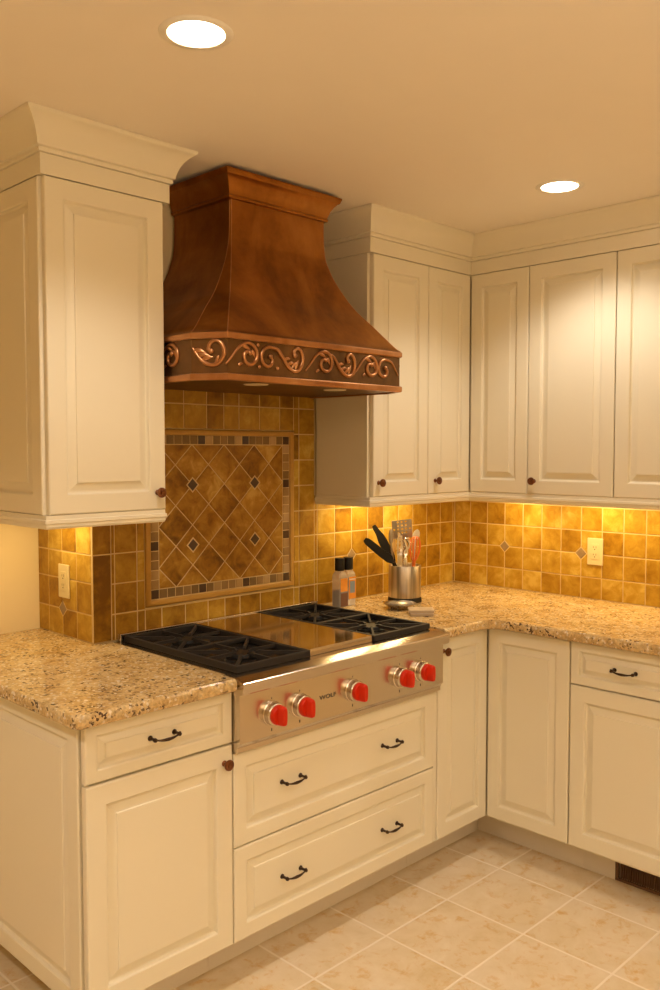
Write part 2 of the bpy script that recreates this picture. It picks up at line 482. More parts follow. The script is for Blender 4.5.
# half-round stone frame
def rect_frame(bm, x0, x1, z0, z1, w, h, y0):
    prof = [(0, 0)] + [(w * (0.5 - 0.5 * math.cos(PI * k / 8)), h * (0.35 + 0.65 * math.sin(PI * k / 8))) for k in range(9)] + [(w, 0)]
    rings = []
    for (cx, cz, sx, sz) in ((x0, z0, 1, 1), (x1, z0, -1, 1), (x1, z1, -1, -1), (x0, z1, 1, -1)):
        rings.append([V((cx + sx * o, y0 - hh, cz + sz * o)) for o, hh in prof])
    rings.append(rings[0])
    R = [[bm.verts.new(p) for p in r] for r in rings[:4]]; n = len(prof)
    for i in range(4):
        a, b = R[i], R[(i + 1) % 4]
        for k in range(n): bm.faces.new((a[k], a[(k + 1) % n], b[(k + 1) % n], b[k]))
bm = bmesh.new(); rect_frame(bm, FX0 + 0.002, FX1 - 0.002, FZ0 + 0.002, FZ1 - 0.002, 0.021, 0.012, 0.004)
obj('frame_molding', bm, FRAMET, bs, smooth=50)
bm = bmesh.new(); lay = bm.loops.layers.float_color.new('tone')
MX0, MX1, MZ0, MZ1 = 0.2225, 0.8705, 1.0335, 1.604
pu, pv = (MX1 - MX0) / 19, (MZ1 - MZ0) / 17
for i in range(19):
    for j in (0, 16):
        dark = i % 6 == 0
        add_tile(bm, lay, [(MX0 + pu * i, MZ0 + pv * j), (MX0 + pu * (i + 1), MZ0 + pv * j), (MX0 + pu * (i + 1), MZ0 + pv * (j + 1)), (MX0 + pu * i, MZ0 + pv * (j + 1))], back3, random.random(), 0.003, mi=2 if dark else 0)
for j in range(1, 16):
    for i in (0, 18):
        add_tile(bm, lay, [(MX0 + pu * i, MZ0 + pv * j), (MX0 + pu * (i + 1), MZ0 + pv * j), (MX0 + pu * (i + 1), MZ0 + pv * (j + 1)), (MX0 + pu * i, MZ0 + pv * (j + 1))], back3, random.random(), 0.003, mi=2 if j in (5, 11) else 0)
for (u0, u1, v0, v1) in ((FX0 + .003, FX1 - .003, FZ0 + .003, FZ1 - .003),):
    loft(bm, [[back3(u, v, d) for u, v in ((u0, v0), (u1, v0), (u1, v1), (u0, v1))] for d in (0.0115, 0.0018)], mi=1)
obj('mosaic_border', bm, [MOSA, GROUT, DARKT], bs)
bm = bmesh.new(); lay = bm.loops.layers.float_color.new('tone')
DX0, DX1, DZ0, DZ1 = MX0 + pu, MX1 - pu, MZ0 + pv, MZ1 - pv
au, av = (DX1 - DX0) / 8, (DZ1 - DZ0) / 7
for i in range(-1, 10):
    for j in range(-1, 9):
        if (i + j) % 2 == 0:
            p = clip_rect(diamond(DX0 + au * i, DZ0 + av * j, au, av), DX0, DX1, DZ0, DZ1)
            if len(p) < 3: continue
            for (ni, nj) in ((2, 5), (6, 5)):
                nu, nv = DX0 + au * ni, DZ0 + av * nj
                if abs(i - ni) + abs(j - nj) == 1:
                    if i != ni: s_ = 1 if i > ni else -1; p = clip(p, s_, 0, s_ * nu + 0.0); p = clip(p, s_ * 1.0, 0, s_ * nu)
                    # trim the corner that points at the small dark inset
                    du, dv = (i - ni), (j - nj)
                    p = clip(p, du, dv, du * nu + dv * nv + 0.0135)
            if len(p) >= 3: add_tile(bm, lay, p, back3, random.uniform(0.3, 0.68), 0.004, mi=0)
for (ni, nj) in ((2, 5), (6, 5), (2, 2), (6, 2)):
    cu, cv = DX0 + au * ni, DZ0 + av * nj
    loft(bm, [[back3(u, v, d) for u, v in diamond(cu, cv, 0.0285)] for d in (0.004, -0.0006)], mi=1)
    add_tile(bm, lay, diamond(cu, cv, 0.0235), back3, 0.5, 0.002, front=-0.0018, mi=2)
obj('diamond_panel', bm, [DIAM, GROUT, DARKT], bs)

YV = [-1.42] + [0.0045 - 0.0968 * k for k in range(14, -1, -1)]
YV[-1] = -0.0005
bsr = thing('tile_backsplash', 'golden square tile backsplash on the right wall above the long worktop', 'backsplash', (XR, -0.8, ZB))
tile_field('field_tile', bsr, right3, YV, [ZB] + [1.006, 1.107, 1.206, 1.3075, 1.366], [(-1.42, -0.0005, ZB, 1.366)],
           [(0.0045 - 0.0968 * 3, 1.107), (0.0045 - 0.0968 * 7, 1.107), (0.0045 - 0.0968 * 11, 1.107)], (0.40, 0.80))
bsl = thing('tile_backsplash', 'narrow tiled wall end turning the corner under the left wall cabinet', 'backsplash', (0.0, 0.19, ZB))
tile_field('field_tile', bsl, ret3, [0.013, 0.109, 0.205, 0.301, 0.3755], [ZB, 1.007, 1.112, 1.206, 1.366],
           [(0.013, 0.3755, ZB, 1.366)], [(0.205, 1.007)], (0.3, 0.75))
bm = bmesh.new()
box(bm, -0.0002, 0.0022, 0.0022, 0.0125, ZB, 1.366, 0.0009)
obj('edge_trim', bm, GROUT, bsl)

# ------------------------------------------------------------------ wall plates
def outlet(to3, cu, cv, label, slots=True):
    o = thing('power_outlet', label, 'outlet', to3(cu, cv - 0.057, 0))
    w, h = 0.0355, 0.0575
    def plate(u0, u1, v0, v1, d0, d1, b):
        c0, c1 = to3(u0, v0, d0), to3(u1, v1, d1)
        return boxbm(c0.x, c1.x, c0.y, c1.y, c0.z, c1.z, bevel=b)
    obj('cover_plate', plate(cu - w, cu + w, cv - h, cv + h, -0.0006, -0.0065, 0.0022), IVORY, o)
    obj('receptacle', plate(cu - 0.0165, cu + 0.0165, cv - 0.033, cv + 0.033, -0.0063, -0.0082, 0.0006), IVORY, o)
    bm = bmesh.new()
    for s in (-1, 1):
        for (du, dv, ww, hh) in ((-0.006, 0.004, 0.0011, 0.0045), (0.006, 0.004, 0.0011, 0.0038), (0, -0.006, 0.0024, 0.0024)):
            c0, c1 = to3(cu + du - ww, cv + s * 0.016 + dv - hh, -0.0080), to3(cu + du + ww, cv + s * 0.016 + dv + hh, -0.0085)
            box(bm, c0.x, c1.x, c0.y, c1.y, c0.z, c1.z)
    obj('socket_slot', bm, SLOT, o)
    return o
outlet(right3, -0.7415, 1.119, 'ivory double outlet on the right tile wall beside a small diamond accent')
outlet(ret3, 0.1845, 1.104, 'ivory outlet plate on the narrow tiled wall end at far left')

# ------------------------------------------------------------------ doors, drawers, hardware
def place(o3, facing):
    """local (u right, w out, v up) -> world, for a front that faces -y or -x"""
    o3 = V(o3)
    if facing == '-y': return lambda u, w, v: V((o3.x + u, o3.y - w, o3.z + v))
    return lambda u, w, v: V((o3.x - w, o3.y - u, o3.z + v))

def panel_bm(L, W, H, st=0.056, T=0.02, rails=None):
    """raised-panel front: outer edge, ogee step, groove, wide bevel, raised field"""
    k = min(1.0, st / 0.05)
    prof = [(0, 0.0), (0, T - 0.004), (0.0012, T - 0.0015), (0.004, T), (st - 0.002, T), (st + 0.001, T - 0.0020), (st + 0.0025, T - 0.0080),
            (st + 0.006, T - 0.0115), (st + 0.010, T - 0.0115), (st + 0.011 + 0.020 * k, T - 0.0045), (st + 0.0122 + 0.020 * k, T - 0.0014), (st + 0.0155 + 0.020 * k, T - 0.0008)]
    rings = [[L(i, w, i), L(W - i, w, i), L(W - i, w, H - i), L(i, w, H - i)] for i, w in prof]
    bm = bmesh.new(); loft(bm, rings)
    return bm

def knob(parent, c, out):
    out = V(out)
    bm = bmesh.new()
    lathe(bm, [(0.0085, 0), (0.0085, 0.0015), (0.0050, 0.004), (0.0048, 0.014), (0.009, 0.017), (0.0145, 0.019), (0.0158, 0.022), (0.0150, 0.0255), (0.0105, 0.0272), (0.0098, 0.0262), (0.006, 0.0262), (0.0052, 0.0285), (0.001, 0.0293)], c, out, 24)
    return obj('knob', bm, KNOBM, parent, smooth=35)

def pull(parent, L, cu, cv, T, half=0.038):
    """bowed bar pull with a swelling centre and turned feet"""
    bm = bmesh.new()
    pts = [(-half - 0.004, T + 0.020, 0.004), (-half, T + 0.024, 0.0015), (-half * 0.62, T + 0.026, -0.0022), (-half * 0.3, T + 0.027, -0.0036), (0, T + 0.027, -0.004), (half * 0.3, T + 0.027, -0.0036), (half * 0.62, T + 0.026, -0.0022), (half, T + 0.024, 0.0015), (half + 0.004, T + 0.020, 0.004)]
    sp = smoothpath([L(cu + a, b, cv + c) for a, b, c in pts], 4)
    m = len(sp); rad = []
    for i in range(m):
        t = abs(i / (m - 1) - 0.5) * 2
        rad.append(0.0026 + 0.0022 * max(0, 1 - t * 1.9) ** 0.8 + (0.0010 if t > 0.86 else 0))
    tube(bm, sp, rad, 10)
    for s in (-1, 1):
        a, b = L(cu + s * half, T - 0.0005, cv + 0.001), L(cu + s * half, T + 0.026, cv + 0.001)
        d = (b - a).normalized()
        lathe(bm, [(0.0075, 0), (0.0075, 0.002), (0.0042, 0.006), (0.0040, 0.018), (0.0062, 0.023), (0.0050, 0.028), (0.001, 0.0295)], a, d, 14)
    return obj('handle', bm, BRONZE, parent, smooth=40)

def front(kind, parent, o3, facing, W, H, st=0.056, T=0.02, kn=None, pulls=()):
    L = place(o3, facing)
    d = obj(kind, panel_bm(L, W, H, st, T), CREAM, parent)
    if kn:
        out = (0, -1, 0) if facing == '-y' else (-1, 0, 0)
        knob(d, L(kn[0], T, kn[1]), out)
    for (a, b) in pulls: pull(d, L, a, b, T)
    return d

T = 0.02
# --- wall cabinet left of the hood: its side continues back into the recess
XL, XLR = -0.316, 0.0815
c = thing('upper_cabinet', 'cream wall cabinet left of the copper hood with a paneled side', 'cabinet', (-0.12, -0.1, ZUB))
bm = bmesh.new(); prism(bm, [(XL + T, -YU + T + 0.001), (XLR, -YU + T + 0.001), (XLR, -0.003), (-0.004, -0.003), (-0.004, 0.374), (XL + T, 0.374)], ZUB, ZUT - 0.0006)
obj('cabinet_body', bm, CREAM, c)
front('door', c, (XL + 0.011, -YU + T, ZUB), '-y', XLR - XL - 0.0135, ZUT - ZUB - 0.002, kn=(XLR - XL - 0.0135 - 0.030, 0.052))
front('end_panel', c, (XL + T, 0.372, ZUB), '-x', 0.372 + YU - T - 0.001, ZUT - ZUB - 0.002)

# --- wall cabinet right of the hood
XU2 = 1.0113
c = thing('upper_cabinet', 'narrow cream wall cabinet immediately right of the copper hood', 'cabinet', (1.19, -0.15, ZUB))
obj('cabinet_body', boxbm(XU2 + 0.006, 1.3645, -YU + T + 0.001, -0.003, ZUB, ZUT - 0.0006), CREAM, c)
front('door', c, (1.031, -YU + T, ZUB), '-y', 1.3640 - 1.031, ZUT - ZUB - 0.002, kn=(0.030, 0.054))
# --- corner wall cabinet with two doors meeting in the inside corner
XF = XR - YU
c = thing('upper_cabinet', 'cream corner wall cabinet whose two doors meet in the inside corner', 'cabinet', (1.7, -0.25, ZUB))
bm = bmesh.new(); prism(bm, [(1.3655, -YU + T + 0.001), (XF + T + 0.001, -YU + T + 0.001), (XF + T + 0.001, -0.589), (XR - 0.003, -0.589), (XR - 0.003, -0.003), (1.3655, -0.003)], ZUB, ZUT - 0.0006)
obj('cabinet_body', bm, CREAM, c)
front('door', c, (1.3675, -YU + T, ZUB), '-y', XF - 1.3675 - 0.0015, ZUT - ZUB - 0.002, kn=(0.046, 0.054))
front('door', c, (XF + T, -YU - 0.0015, ZUB), '-x', 0.589 - YU - 0.0025, ZUT - ZUB - 0.002)
c = thing('upper_cabinet', 'cream wall cabinet on the right wall with one wide knobbed door beside the corner', 'cabinet', (1.8, -0.78, ZUB))
obj('cabinet_body', boxbm(XF + T + 0.001, XR - 0.003, -0.9685, -0.5905, ZUB, ZUT - 0.0006), CREAM, c)
front('door', c, (XF + T, -0.5915, ZUB), '-x', 0.376, ZUT - ZUB - 0.002, kn=(0.032, 0.054))
c = thing('upper_cabinet', 'cream wall cabinet at the right edge of the photo, door cut off by the frame', 'cabinet', (1.8, -1.16, ZUB))
obj('cabinet_body', boxbm(XF + T + 0.001, XR - 0.003, -1.3485, -0.970, ZUB, ZUT - 0.0006), CREAM, c)
front('door', c, (XF + T, -0.971, ZUB), '-x', 0.376, ZUT - ZUB - 0.002)

# --- crown with frieze board, and light rail
CROWN = [(-0.018, ZFR - 0.004), (0.0, ZFR - 0.004), (0.0065, ZFR - 0.003), (0.0085, ZFR + 0.003), (0.0065, ZFR + 0.009), (0.0130, ZFR + 0.012), (0.0145, ZFR + 0.020),
         (0.0175, ZFR + 0.031), (0.0235, ZFR + 0.046), (0.0325, ZFR + 0.061), (0.0445, ZFR + 0.074), (0.0550, ZFR + 0.082), (0.0600, ZFR + 0.085), (0.0625, ZFR + 0.0895), (0.0625, ZC - 0.0005), (-0.018, ZC - 0.0005)]
FRZ = [(-0.0185, ZUT), (0, ZUT), (0, ZFR - 0.005), (-0.0185, ZFR - 0.005)]
RAIL = [(-0.016, ZUB - 0.001), (0.0, ZUB - 0.001), (0.0005, ZUB - 0.012), (0.004, ZUB - 0.014), (0.0045, ZUB - 0.023), (0.001, ZUB - 0.025), (0.0012, ZUB - 0.033), (-0.002, ZLR), (-0.016, ZLR)]
PL = [(0.1025, -0.003), (0.1025, -YU), (XL, -YU), (XL, 0.374)]
PR = [(XU2, -0.003), (XU2, -YU), (XF, -YU), (XF, -1.3485)]
for path, side, cl, rl, rp in ((PL, -1, 'cream crown molding on top of the left wall cabinet', 'cream light rail under the left wall cabinet', [(XLR - 0.006, -0.003), (XLR - 0.006, -YU), (XL, -YU), (XL, 0.374)]),
                           (PR, 1, 'cream crown molding over the wall cabinets right of the hood', 'cream light rail under the wall cabinets right of the hood', PR)):
    bm = bmesh.new(); sweep(bm, path, CROWN, side)
    cr = tag(obj('crown_molding', bm, CREAM, smooth=38), cl, 'molding')
    bm = bmesh.new(); sweep(bm, path, FRZ, side)
    obj('frieze_board', bm, CREAM, cr)
    bm = bmesh.new(); sweep(bm, rp, RAIL, side)
    tag(obj('light_rail', bm, CREAM), rl, 'molding')

# --- base cabinets
XB = -0.398
YT = -0.510      # toe-kick face
c = thing('base_cabinet', 'cream base cabinet left of the rangetop with one drawer, one door and paneled end', 'cabinet', (-0.16, -0.3, 0))
bm = bmesh.new(); prism(bm, [(XB + T, -YD + T + 0.001), (0.069, -YD + T + 0.001), (0.069, -0.003), (-0.004, -0.003), (-0.004, 0.374), (XB + T, 0.374)], ZDB - 0.012, ZCB - 0.001)
obj('cabinet_body', bm, CREAM, c)
bm = bmesh.new(); prism(bm, [(-0.300, YT), (0.069, YT), (0.069, -0.003), (-0.004, -0.003), (-0.004, 0.374), (-0.300, 0.374)], 0, ZDB - 0.013)
obj('toe_kick', bm, TOE, c)
WB = 0.0675 - (XB + 0.004)
front('drawer', c, (XB + 0.004, -YD + T, 0.7225), '-y', WB, 0.1515, st=0.032, pulls=[(WB / 2 - 0.005, 0.0755)])
front('door', c, (XB + 0.004, -YD + T, ZDB), '-y', WB, 0.7175 - ZDB - 0.001, kn=(WB - 0.030, 0.7175 - ZDB - 0.048))
front('end_panel', c, (XB + T, 0.372, ZDB - 0.010), '-x', 0.372 + YD - T - 0.014, ZCB - ZDB + 0.008, st=0.052)

c = thing('drawer_cabinet', 'cream cabinet of two wide drawers under the rangetop', 'cabinet', (0.53, -0.3, 0))
obj('cabinet_body', boxbm(0.0702, 0.9885, -YD + T + 0.001, -0.003, ZDB - 0.012, 0.690), CREAM, c)
obj('toe_kick', boxbm(0.0702, 0.9885, YT, -0.003, 0, ZDB - 0.013), TOE, c)
WD = 0.9875 - 0.0715
front('drawer', c, (0.0715, -YD + T, 0.412), '-y', WD, 0.687 - 0.412, st=0.046, pulls=[(0.222, 0.144), (WD - 0.239, 0.144)])
front('drawer', c, (0.0715, -YD + T, ZDB), '-y', WD, 0.408 - ZDB, st=0.046, pulls=[(0.222, 0.134), (WD - 0.239, 0.134)])

XFB = XR - YD
YRB = -0.984
c = thing('base_cabinet', 'cream corner base cabinet with two full height doors meeting in the corner', 'cabinet', (1.5, -0.4, 0))
bm = bmesh.new(); prism(bm, [(1.009, -YD + T + 0.001), (XFB + T + 0.001, -YD + T + 0.001), (XFB + T + 0.001, YRB + 0.0005), (XR - 0.003, YRB + 0.0005), (XR - 0.003, -0.003), (1.009, -0.003)], ZDB - 0.012, ZCB - 0.001)
obj('cabinet_body', bm, CREAM, c)
XT = XR - 0.510
bm = bmesh.new(); prism(bm, [(0.9895, YT), (XT, YT), (XT, YRB + 0.0005), (XR - 0.003, YRB + 0.0005), (XR - 0.003, -0.003), (0.9895, -0.003)], 0, ZDB - 0.013)
obj('toe_kick', bm, TOE, c)
obj('filler_strip', boxbm(0.9905, 1.0105, -YD + 0.004, -YD + T + 0.0005, ZDB - 0.002, 0.69, 0.001), CREAM, c)
front('door', c, (1.0135, -YD + T, ZDB), '-y', XFB - 1.0135 - 0.0015, ZCB - ZDB - 0.006, st=0.052, kn=(0.030, 0.692))
front('door', c, (XFB + T, -YD - 0.0015, ZDB), '-x', -YRB - YD - 0.0035, ZCB - ZDB - 0.006, st=0.052)
c = thing('base_cabinet', 'cream base cabinet on the right wall with one drawer above a wide door', 'cabinet', (1.6, -1.2, 0))
obj('cabinet_body', boxbm(XFB + T + 0.001, XR - 0.003, -1.402, YRB - 0.0005, ZDB - 0.012, ZCB - 0.001), CREAM, c)
bm = bmesh.new()
box(bm, XT, XR - 0.003, -1.108, YRB - 0.0005, 0, ZDB - 0.013)
box(bm, XT + 0.06, XR - 0.003, -1.402, -1.108, 0, ZDB - 0.013)
obj('toe_kick', bm, TOE, c)
WR = 0.414
front('drawer', c, (XFB + T, YRB - 0.003, 0.7205), '-x', WR, 0.152, st=0.032, pulls=[(WR / 2 - 0.002, 0.076)])
front('door', c, (XFB + T, YRB - 0.003, ZDB), '-x', WR, 0.7160 - ZDB)
# --- toe-kick register
vt = thing('floor_vent', 'brown slatted register in the toe kick under the right base cabinet', 'vent', (XT, -1.25, 0))
bm = bmesh.new()
box(bm, XT - 0.003, XT + 0.004, -1.4015, -1.1085, 0.002, 0.012, 0.001); box(bm, XT - 0.003, XT + 0.004, -1.4015, -1.1085, 0.106, 0.1185, 0.001)
box(bm, XT - 0.003, XT + 0.004, -1.122, -1.1085, 0.0125, 0.1055, 0.001); box(bm, XT - 0.003, XT + 0.004, -1.4015, -1.388, 0.0125, 0.1055, 0.001)
obj('vent_frame', bm, VENTM, vt)
bm = bmesh.new(); y = -1.130
while y > -1.386:
    box(bm, XT - 0.001, XT + 0.012, y - 0.0017, y + 0.0017, 0.0125, 0.1055); y -= 0.0088
obj('slat', bm, VENTM, vt)

# ------------------------------------------------------------------ worktops
def fillet(c, p, q, r, n=8):
    """arc that rounds corner c between directions to p and q"""
    c, p, q = V(c), V(p), V(q)
    a, b = (p - c).normalized(), (q - c).normalized()
    ce = c + (a + b) * r
    s, e = c + a * r - ce, c + b * r - ce
    a0 = math.atan2(s.y, s.x); a1 = math.atan2(e.y, e.x); d = (a1 - a0 + PI) % (2 * PI) - PI
    return [(ce.x + r * math.cos(a0 + d * k / n), ce.y + r * math.sin(a0 + d * k / n)) for k in range(n + 1)]
def worktop(label, poly, exposed):
    bm = bmesh.new(); prism(bm, poly, ZCB, CT)
    n = len(poly); es_t, es_b = [], []
    for e in bm.edges:
        a, b = e.verts
        if abs(a.co.z - b.co.z) > 1e-6: continue
        m_ = (a.co + b.co) / 2
        if exposed(m_.x, m_.y): (es_t if m_.z > 0.9 else es_b).append(e)
    bmesh.ops.bevel(bm, geom=es_t, offset=0.015, segments=5, affect='EDGES', profile=0.5)
    es_b = [e for e in bm.edges if abs(e.verts[0].co.z - ZCB) < 1e-6 and abs(e.verts[1].co.z - ZCB) < 1e-6 and exposed((e.verts[0].co.x + e.verts[1].co.x) / 2, (e.verts[0].co.y + e.verts[1].co.y) / 2)]
    bmesh.ops.bevel(bm, geom=es_b, offset=0.011, segments=4, affect='EDGES', profile=0.5)
    return tag(obj('countertop', bm, GRANITE, smooth=35), label, 'countertop')
XCL, YCF = -0.440, -0.672
pl = [(0.0105, 0.3745), (XCL, 0.3745)] + fillet((XCL, YCF), (XCL, 0), (0, YCF), 0.022) + fillet((0.0605, YCF), (0, YCF), (0.0605, 0), 0.010, 4) + [(0.0605, 0.0105), (0.0105, 0.0105)]
worktop('speckled golden granite worktop left of the rangetop', pl, lambda x, y: x < XCL + 0.03 and y < 0.3740 or y < YCF + 0.03)
XCR = 1.288
pr = [(1.0085, 0.0105), (1.0085, YCF)] + fillet((XCR, YCF), (1.0, YCF), (XCR, -1.2), 0.065, 10) + [(XCR, -1.42), (XR + 0.0105, -1.42), (XR + 0.0105, 0.0105)]
worktop('L-shaped speckled golden granite worktop running right of the rangetop into the corner', pr,
        lambda x, y: (y < YCF + 0.002 and x < XCR + 0.001 and y > -1.4199 and x > 1.0087 and x < XCR + 0.001) or (abs(y - YCF) < 0.001 and x < XCR) or (x > 1.2 and x <= XCR + 1e-4 and -0.76 < y < YCF + 0.001))

# ------------------------------------------------------------------ rangetop
RX0, RX1 = 0.0705, 1.0055
rt = thing('rangetop', 'stainless steel gas rangetop with five red knobs set into the granite worktop', 'rangetop', (0.538, -0.33, 0.692))
bm = bmesh.new(); box(bm, RX0, RX1, -0.645, -0.004, 0.692, 0.911, 0.001)
obj('chassis', bm, STEEL, rt)
bm = bmesh.new()
prof = [(-0.600, 0.9112), (-0.645, 0.9112), (-0.650, 0.9108), (-0.6885, 0.9020), (-0.6910, 0.9000), (-0.6920, 0.8975), (-0.6860, 0.8700), (-0.6840, 0.8670), (-0.681, 0.8660), (-0.646, 0.8620), (-0.646, 0.905), (-0.600, 0.9105)]
loft(bm, [[V((x, y, z)) for y, z in prof] for x in (RX0 - 0.0080, RX1)])
obj('bullnose_edge', bm, STEEL, rt, smooth=20)
bm = bmesh.new()
prof = [(-0.6455, 0.8635), (-0.662, 0.8635), (-0.662, 0.722), (-0.660, 0.719), (-0.650, 0.706), (-0.650, 0.6925), (-0.6455, 0.6925)]
loft(bm, [[V((x, y, z)) for y, z in prof] for x in (RX0 + 0.001, RX1 - 0.001)])
cp = obj('control_panel', bm, STEEL, rt)
bm = bmesh.new(); box(bm, RX0 + 0.016, RX1, -0.022, -0.0025, 0.9115, 0.9370, 0.0015)
obj('rear_trim', bm, STEEL, rt)
for (gx0, gx1) in ((0.0940, 0.3870), (0.6840, 0.9800)):
    gy0, gy1 = -0.622, -0.030
    tr = obj('burner_tray', boxbm(gx0 + 0.004, gx1 - 0.004, gy0 + 0.004, gy1, 0.9113, 0.9128), TRAY, rt)
    for by in (-0.185, -0.470):
        cx = (gx0 + gx1) / 2
        bm = bmesh.new()
        lathe(bm, [(0.050, 0), (0.052, 0.003), (0.043, 0.005), (0.041, 0.0085), (0.043, 0.0092), (0.040, 0.0125), (0.012, 0.0132), (0.001, 0.0130)], (cx, by, 0.9129), (0, 0, 1), 28)
        bn = obj('burner', bm, BLACK, rt, smooth=40)
        bm = bmesh.new(); lathe(bm, [(0.004, 0), (0.004, 0.008), (0.0025, 0.009), (0.001, 0.013)], (cx - 0.052, by + 0.020, 0.9130), (0, 0, 1), 12)
        obj('igniter', bm, SILVER, bn, smooth=40)
    bm = bmesh.new()
    zt = 0.9325
    def bar(x0, x1, y0, y1, z0=0.918): box(bm, x0, x1, y0, y1, z0, zt, 0.0028, 2)
    bar(gx0, gx1, gy0, gy0 + 0.015, 0.9129); bar(gx0, gx1, gy1 - 0.015, gy1, 0.9129)
    bar(gx0, gx0 + 0.014, gy0 + 0.012, gy1 - 0.012, 0.9129); bar(gx1 - 0.014, gx1, gy0 + 0.012, gy1 - 0.012, 0.9129)
    bar(gx0 + 0.01, gx1 - 0.01, -0.336, -0.319)
    for by in (-0.185, -0.470):
        cx = (gx0 + gx1) / 2
        ylo, yhi = (gy0 + 0.01, -0.33) if by < -0.3 else (-0.325, gy1 - 0.01)
        for k in range(8):
            a = k * PI / 4
            d = V((math.cos(a), math.sin(a)))
            tmax = min([((gx1 - 0.012) - cx) / d.x if d.x > 1e-6 else 9, ((gx0 + 0.012) - cx) / d.x if d.x < -1e-6 else 9,
                        (yhi - by) / d.y if d.y > 1e-6 else 9, (ylo - by) / d.y if d.y < -1e-6 else 9])
            nr = V((-d.y, d.x)); w = 0.0050
            r0 = 0.026 if k % 2 == 0 else 0.040
            pts = [(r0, zt - 0.004, 0.011), (r0 + 0.012, zt + 0.0012, 0.012), (r0 + 0.03, zt - 0.0006, 0.010), (tmax, zt - 0.001, 0.010)]
            rings = []
            for (r_, z_, h_) in pts:
                p = V((cx, by)) + d * r_
                rings.append([V((p.x + nr.x * s * ww, p.y + nr.y * s * ww, zz)) for s, ww, zz in ((-1, w, z_ - h_), (1, w, z_ - h_), (1, w * 0.7, z_), (-1, w * 0.7, z_))])
            loft(bm, rings)
    obj('grate', bm, IRON, rt)
bm = bmesh.new()
box(bm, 0.3925, 0.6790, -0.6150, -0.0235, 0.9116, 0.9330, 0.0018)
obj('griddle_cover', bm, STEELP, rt)
for kx in (0.191, 0.303, 0.534, 0.765, 0.877):
    bm = bmesh.new()
    lathe(bm, [(0.0360, 0), (0.0360, 0.003), (0.0338, 0.005), (0.0330, 0.022), (0.0315, 0.0245), (0.0298, 0.0255), (0.001, 0.0255)], (kx, -0.6622, 0.787), (0, -1, 0), 36)
    bz = obj('bezel', bm, STEEL, cp, smooth=35)
    bm = bmesh.new()
    lathe(bm, [(0.0285, 0), (0.0292, 0.003), (0.0285, 0.010), (0.0265, 0.0130), (0.001, 0.0135)], (kx, -0.6880, 0.787), (0, -1, 0), 32)
    # grip ridge across the knob
    rings = []
    for (wd, ln, yy) in ((0.0140, 0.0285, -0.6990), (0.0125, 0.0285, -0.7070), (0.0105, 0.0272, -0.7190), (0.0080, 0.0250, -0.7220)):
        ring = []
        for q in range(24):
            a = 2 * PI * q / 24
            ring.append(V((kx + wd * math.copysign(abs(math.cos(a)) ** 0.6, math.cos(a)), yy, 0.787 + ln * math.copysign(abs(math.sin(a)) ** 0.75, math.sin(a)))))
        rings.append(ring)
    loft(bm, rings)
    kb = obj('knob', bm, RED, bz, smooth=38)
for kx in (0.191, 0.303, 0.534, 0.765, 0.877):
    obj('dial_mark', boxbm(kx - 0.0015, kx + 0.0015, -0.6626, -0.6618, 0.7335, 0.7420), INK, cp)
    obj('dial_mark', boxbm(kx - 0.0012, kx + 0.0012, -0.6626, -0.6618, 0.8275, 0.8330), INK, cp)

def text_mesh(txt, size, xs):
    cu = bpy.data.curves.new('t', 'FONT'); cu.body = txt; cu.size = size; cu.extrude = 0.0004; cu.align_x = 'CENTER'; cu.align_y = 'CENTER'
    cu.space_character = 1.05; cu.offset = 0.0004
    to = bpy.data.objects.new('t', cu); COL.objects.link(to)
    bpy.context.view_layer.update()
    me = bpy.data.meshes.new_from_object(to.evaluated_get(bpy.context.evaluated_depsgraph_get()))
    bpy.data.objects.remove(to); bpy.data.curves.remove(cu)
    bm = bmesh.new(); bm.from_mesh(me); bpy.data.meshes.remove(me)
    for v in bm.verts: v.co.x *= xs
    return bm
bm = text_mesh('WOLF', 0.0180, 1.38)
for v in bm.verts: v.co = V((0.4225 + v.co.x, -0.6623 - v.co.z, 0.7895 + v.co.y))
obj('lettering', bm, INK, cp)

# ------------------------------------------------------------------ copper hood
HC = 0.543
def hring(hw, d, cx_, cy_, z):
    """half width, depth, chamfer across / along, at height z; starts at the wall on the left"""
    return [V((HC - hw, -0.0025, z)), V((HC - hw, -d + cy_, z)), V((HC - hw + cx_, -d, z)), V((HC + hw - cx_, -d, z)), V((HC + hw, -d + cy_, z)), V((HC + hw, -0.0025, z))]
AW, AD, ACX, ACY = 0.4545, 0.520, 0.060, 0.098
ZA0, ZA1 = 1.757, 1.899
hood = thing('range_hood', 'aged copper range hood with scrollwork band above the rangetop', 'range hood', (HC, -0.25, ZA0))
SZ = [(2.360, 0.0), (2.31, 0.0), (2.262, 0.008), (2.235, 0.020), (2.21, 0.042), (2.155, 0.130), (2.095, 0.268), (2.042, 0.42), (1.988, 0.632), (1.940, 0.81), (1.910, 0.925), (1.8995, 0.985)]
bm = bmesh.new(); rings = []
zz = smoothpath([(z, s, 0) for z, s in SZ], 3)
for p in zz:
    s = p.y; hw = 0.212 + s * (AW - 0.212); d = 0.312 + s * (AD - 0.312)
    ck = max(0.06, min(1, s * 0.94 + 0.06))
    rings.append(hring(hw, d, ACX * ck, ACY * ck, p.x))
loft(bm, rings[::-1])
obj('hood_body', bm, COPPER, hood, smooth=22)
# seams where the copper sheets fold
for idx in (1, 2, 3, 4):
    bm = bmesh.new(); tube(bm, [r[idx] for r in rings], 0.0015, 6)
    obj('folded_seam', bm, COPPERB, hood, smooth=60)
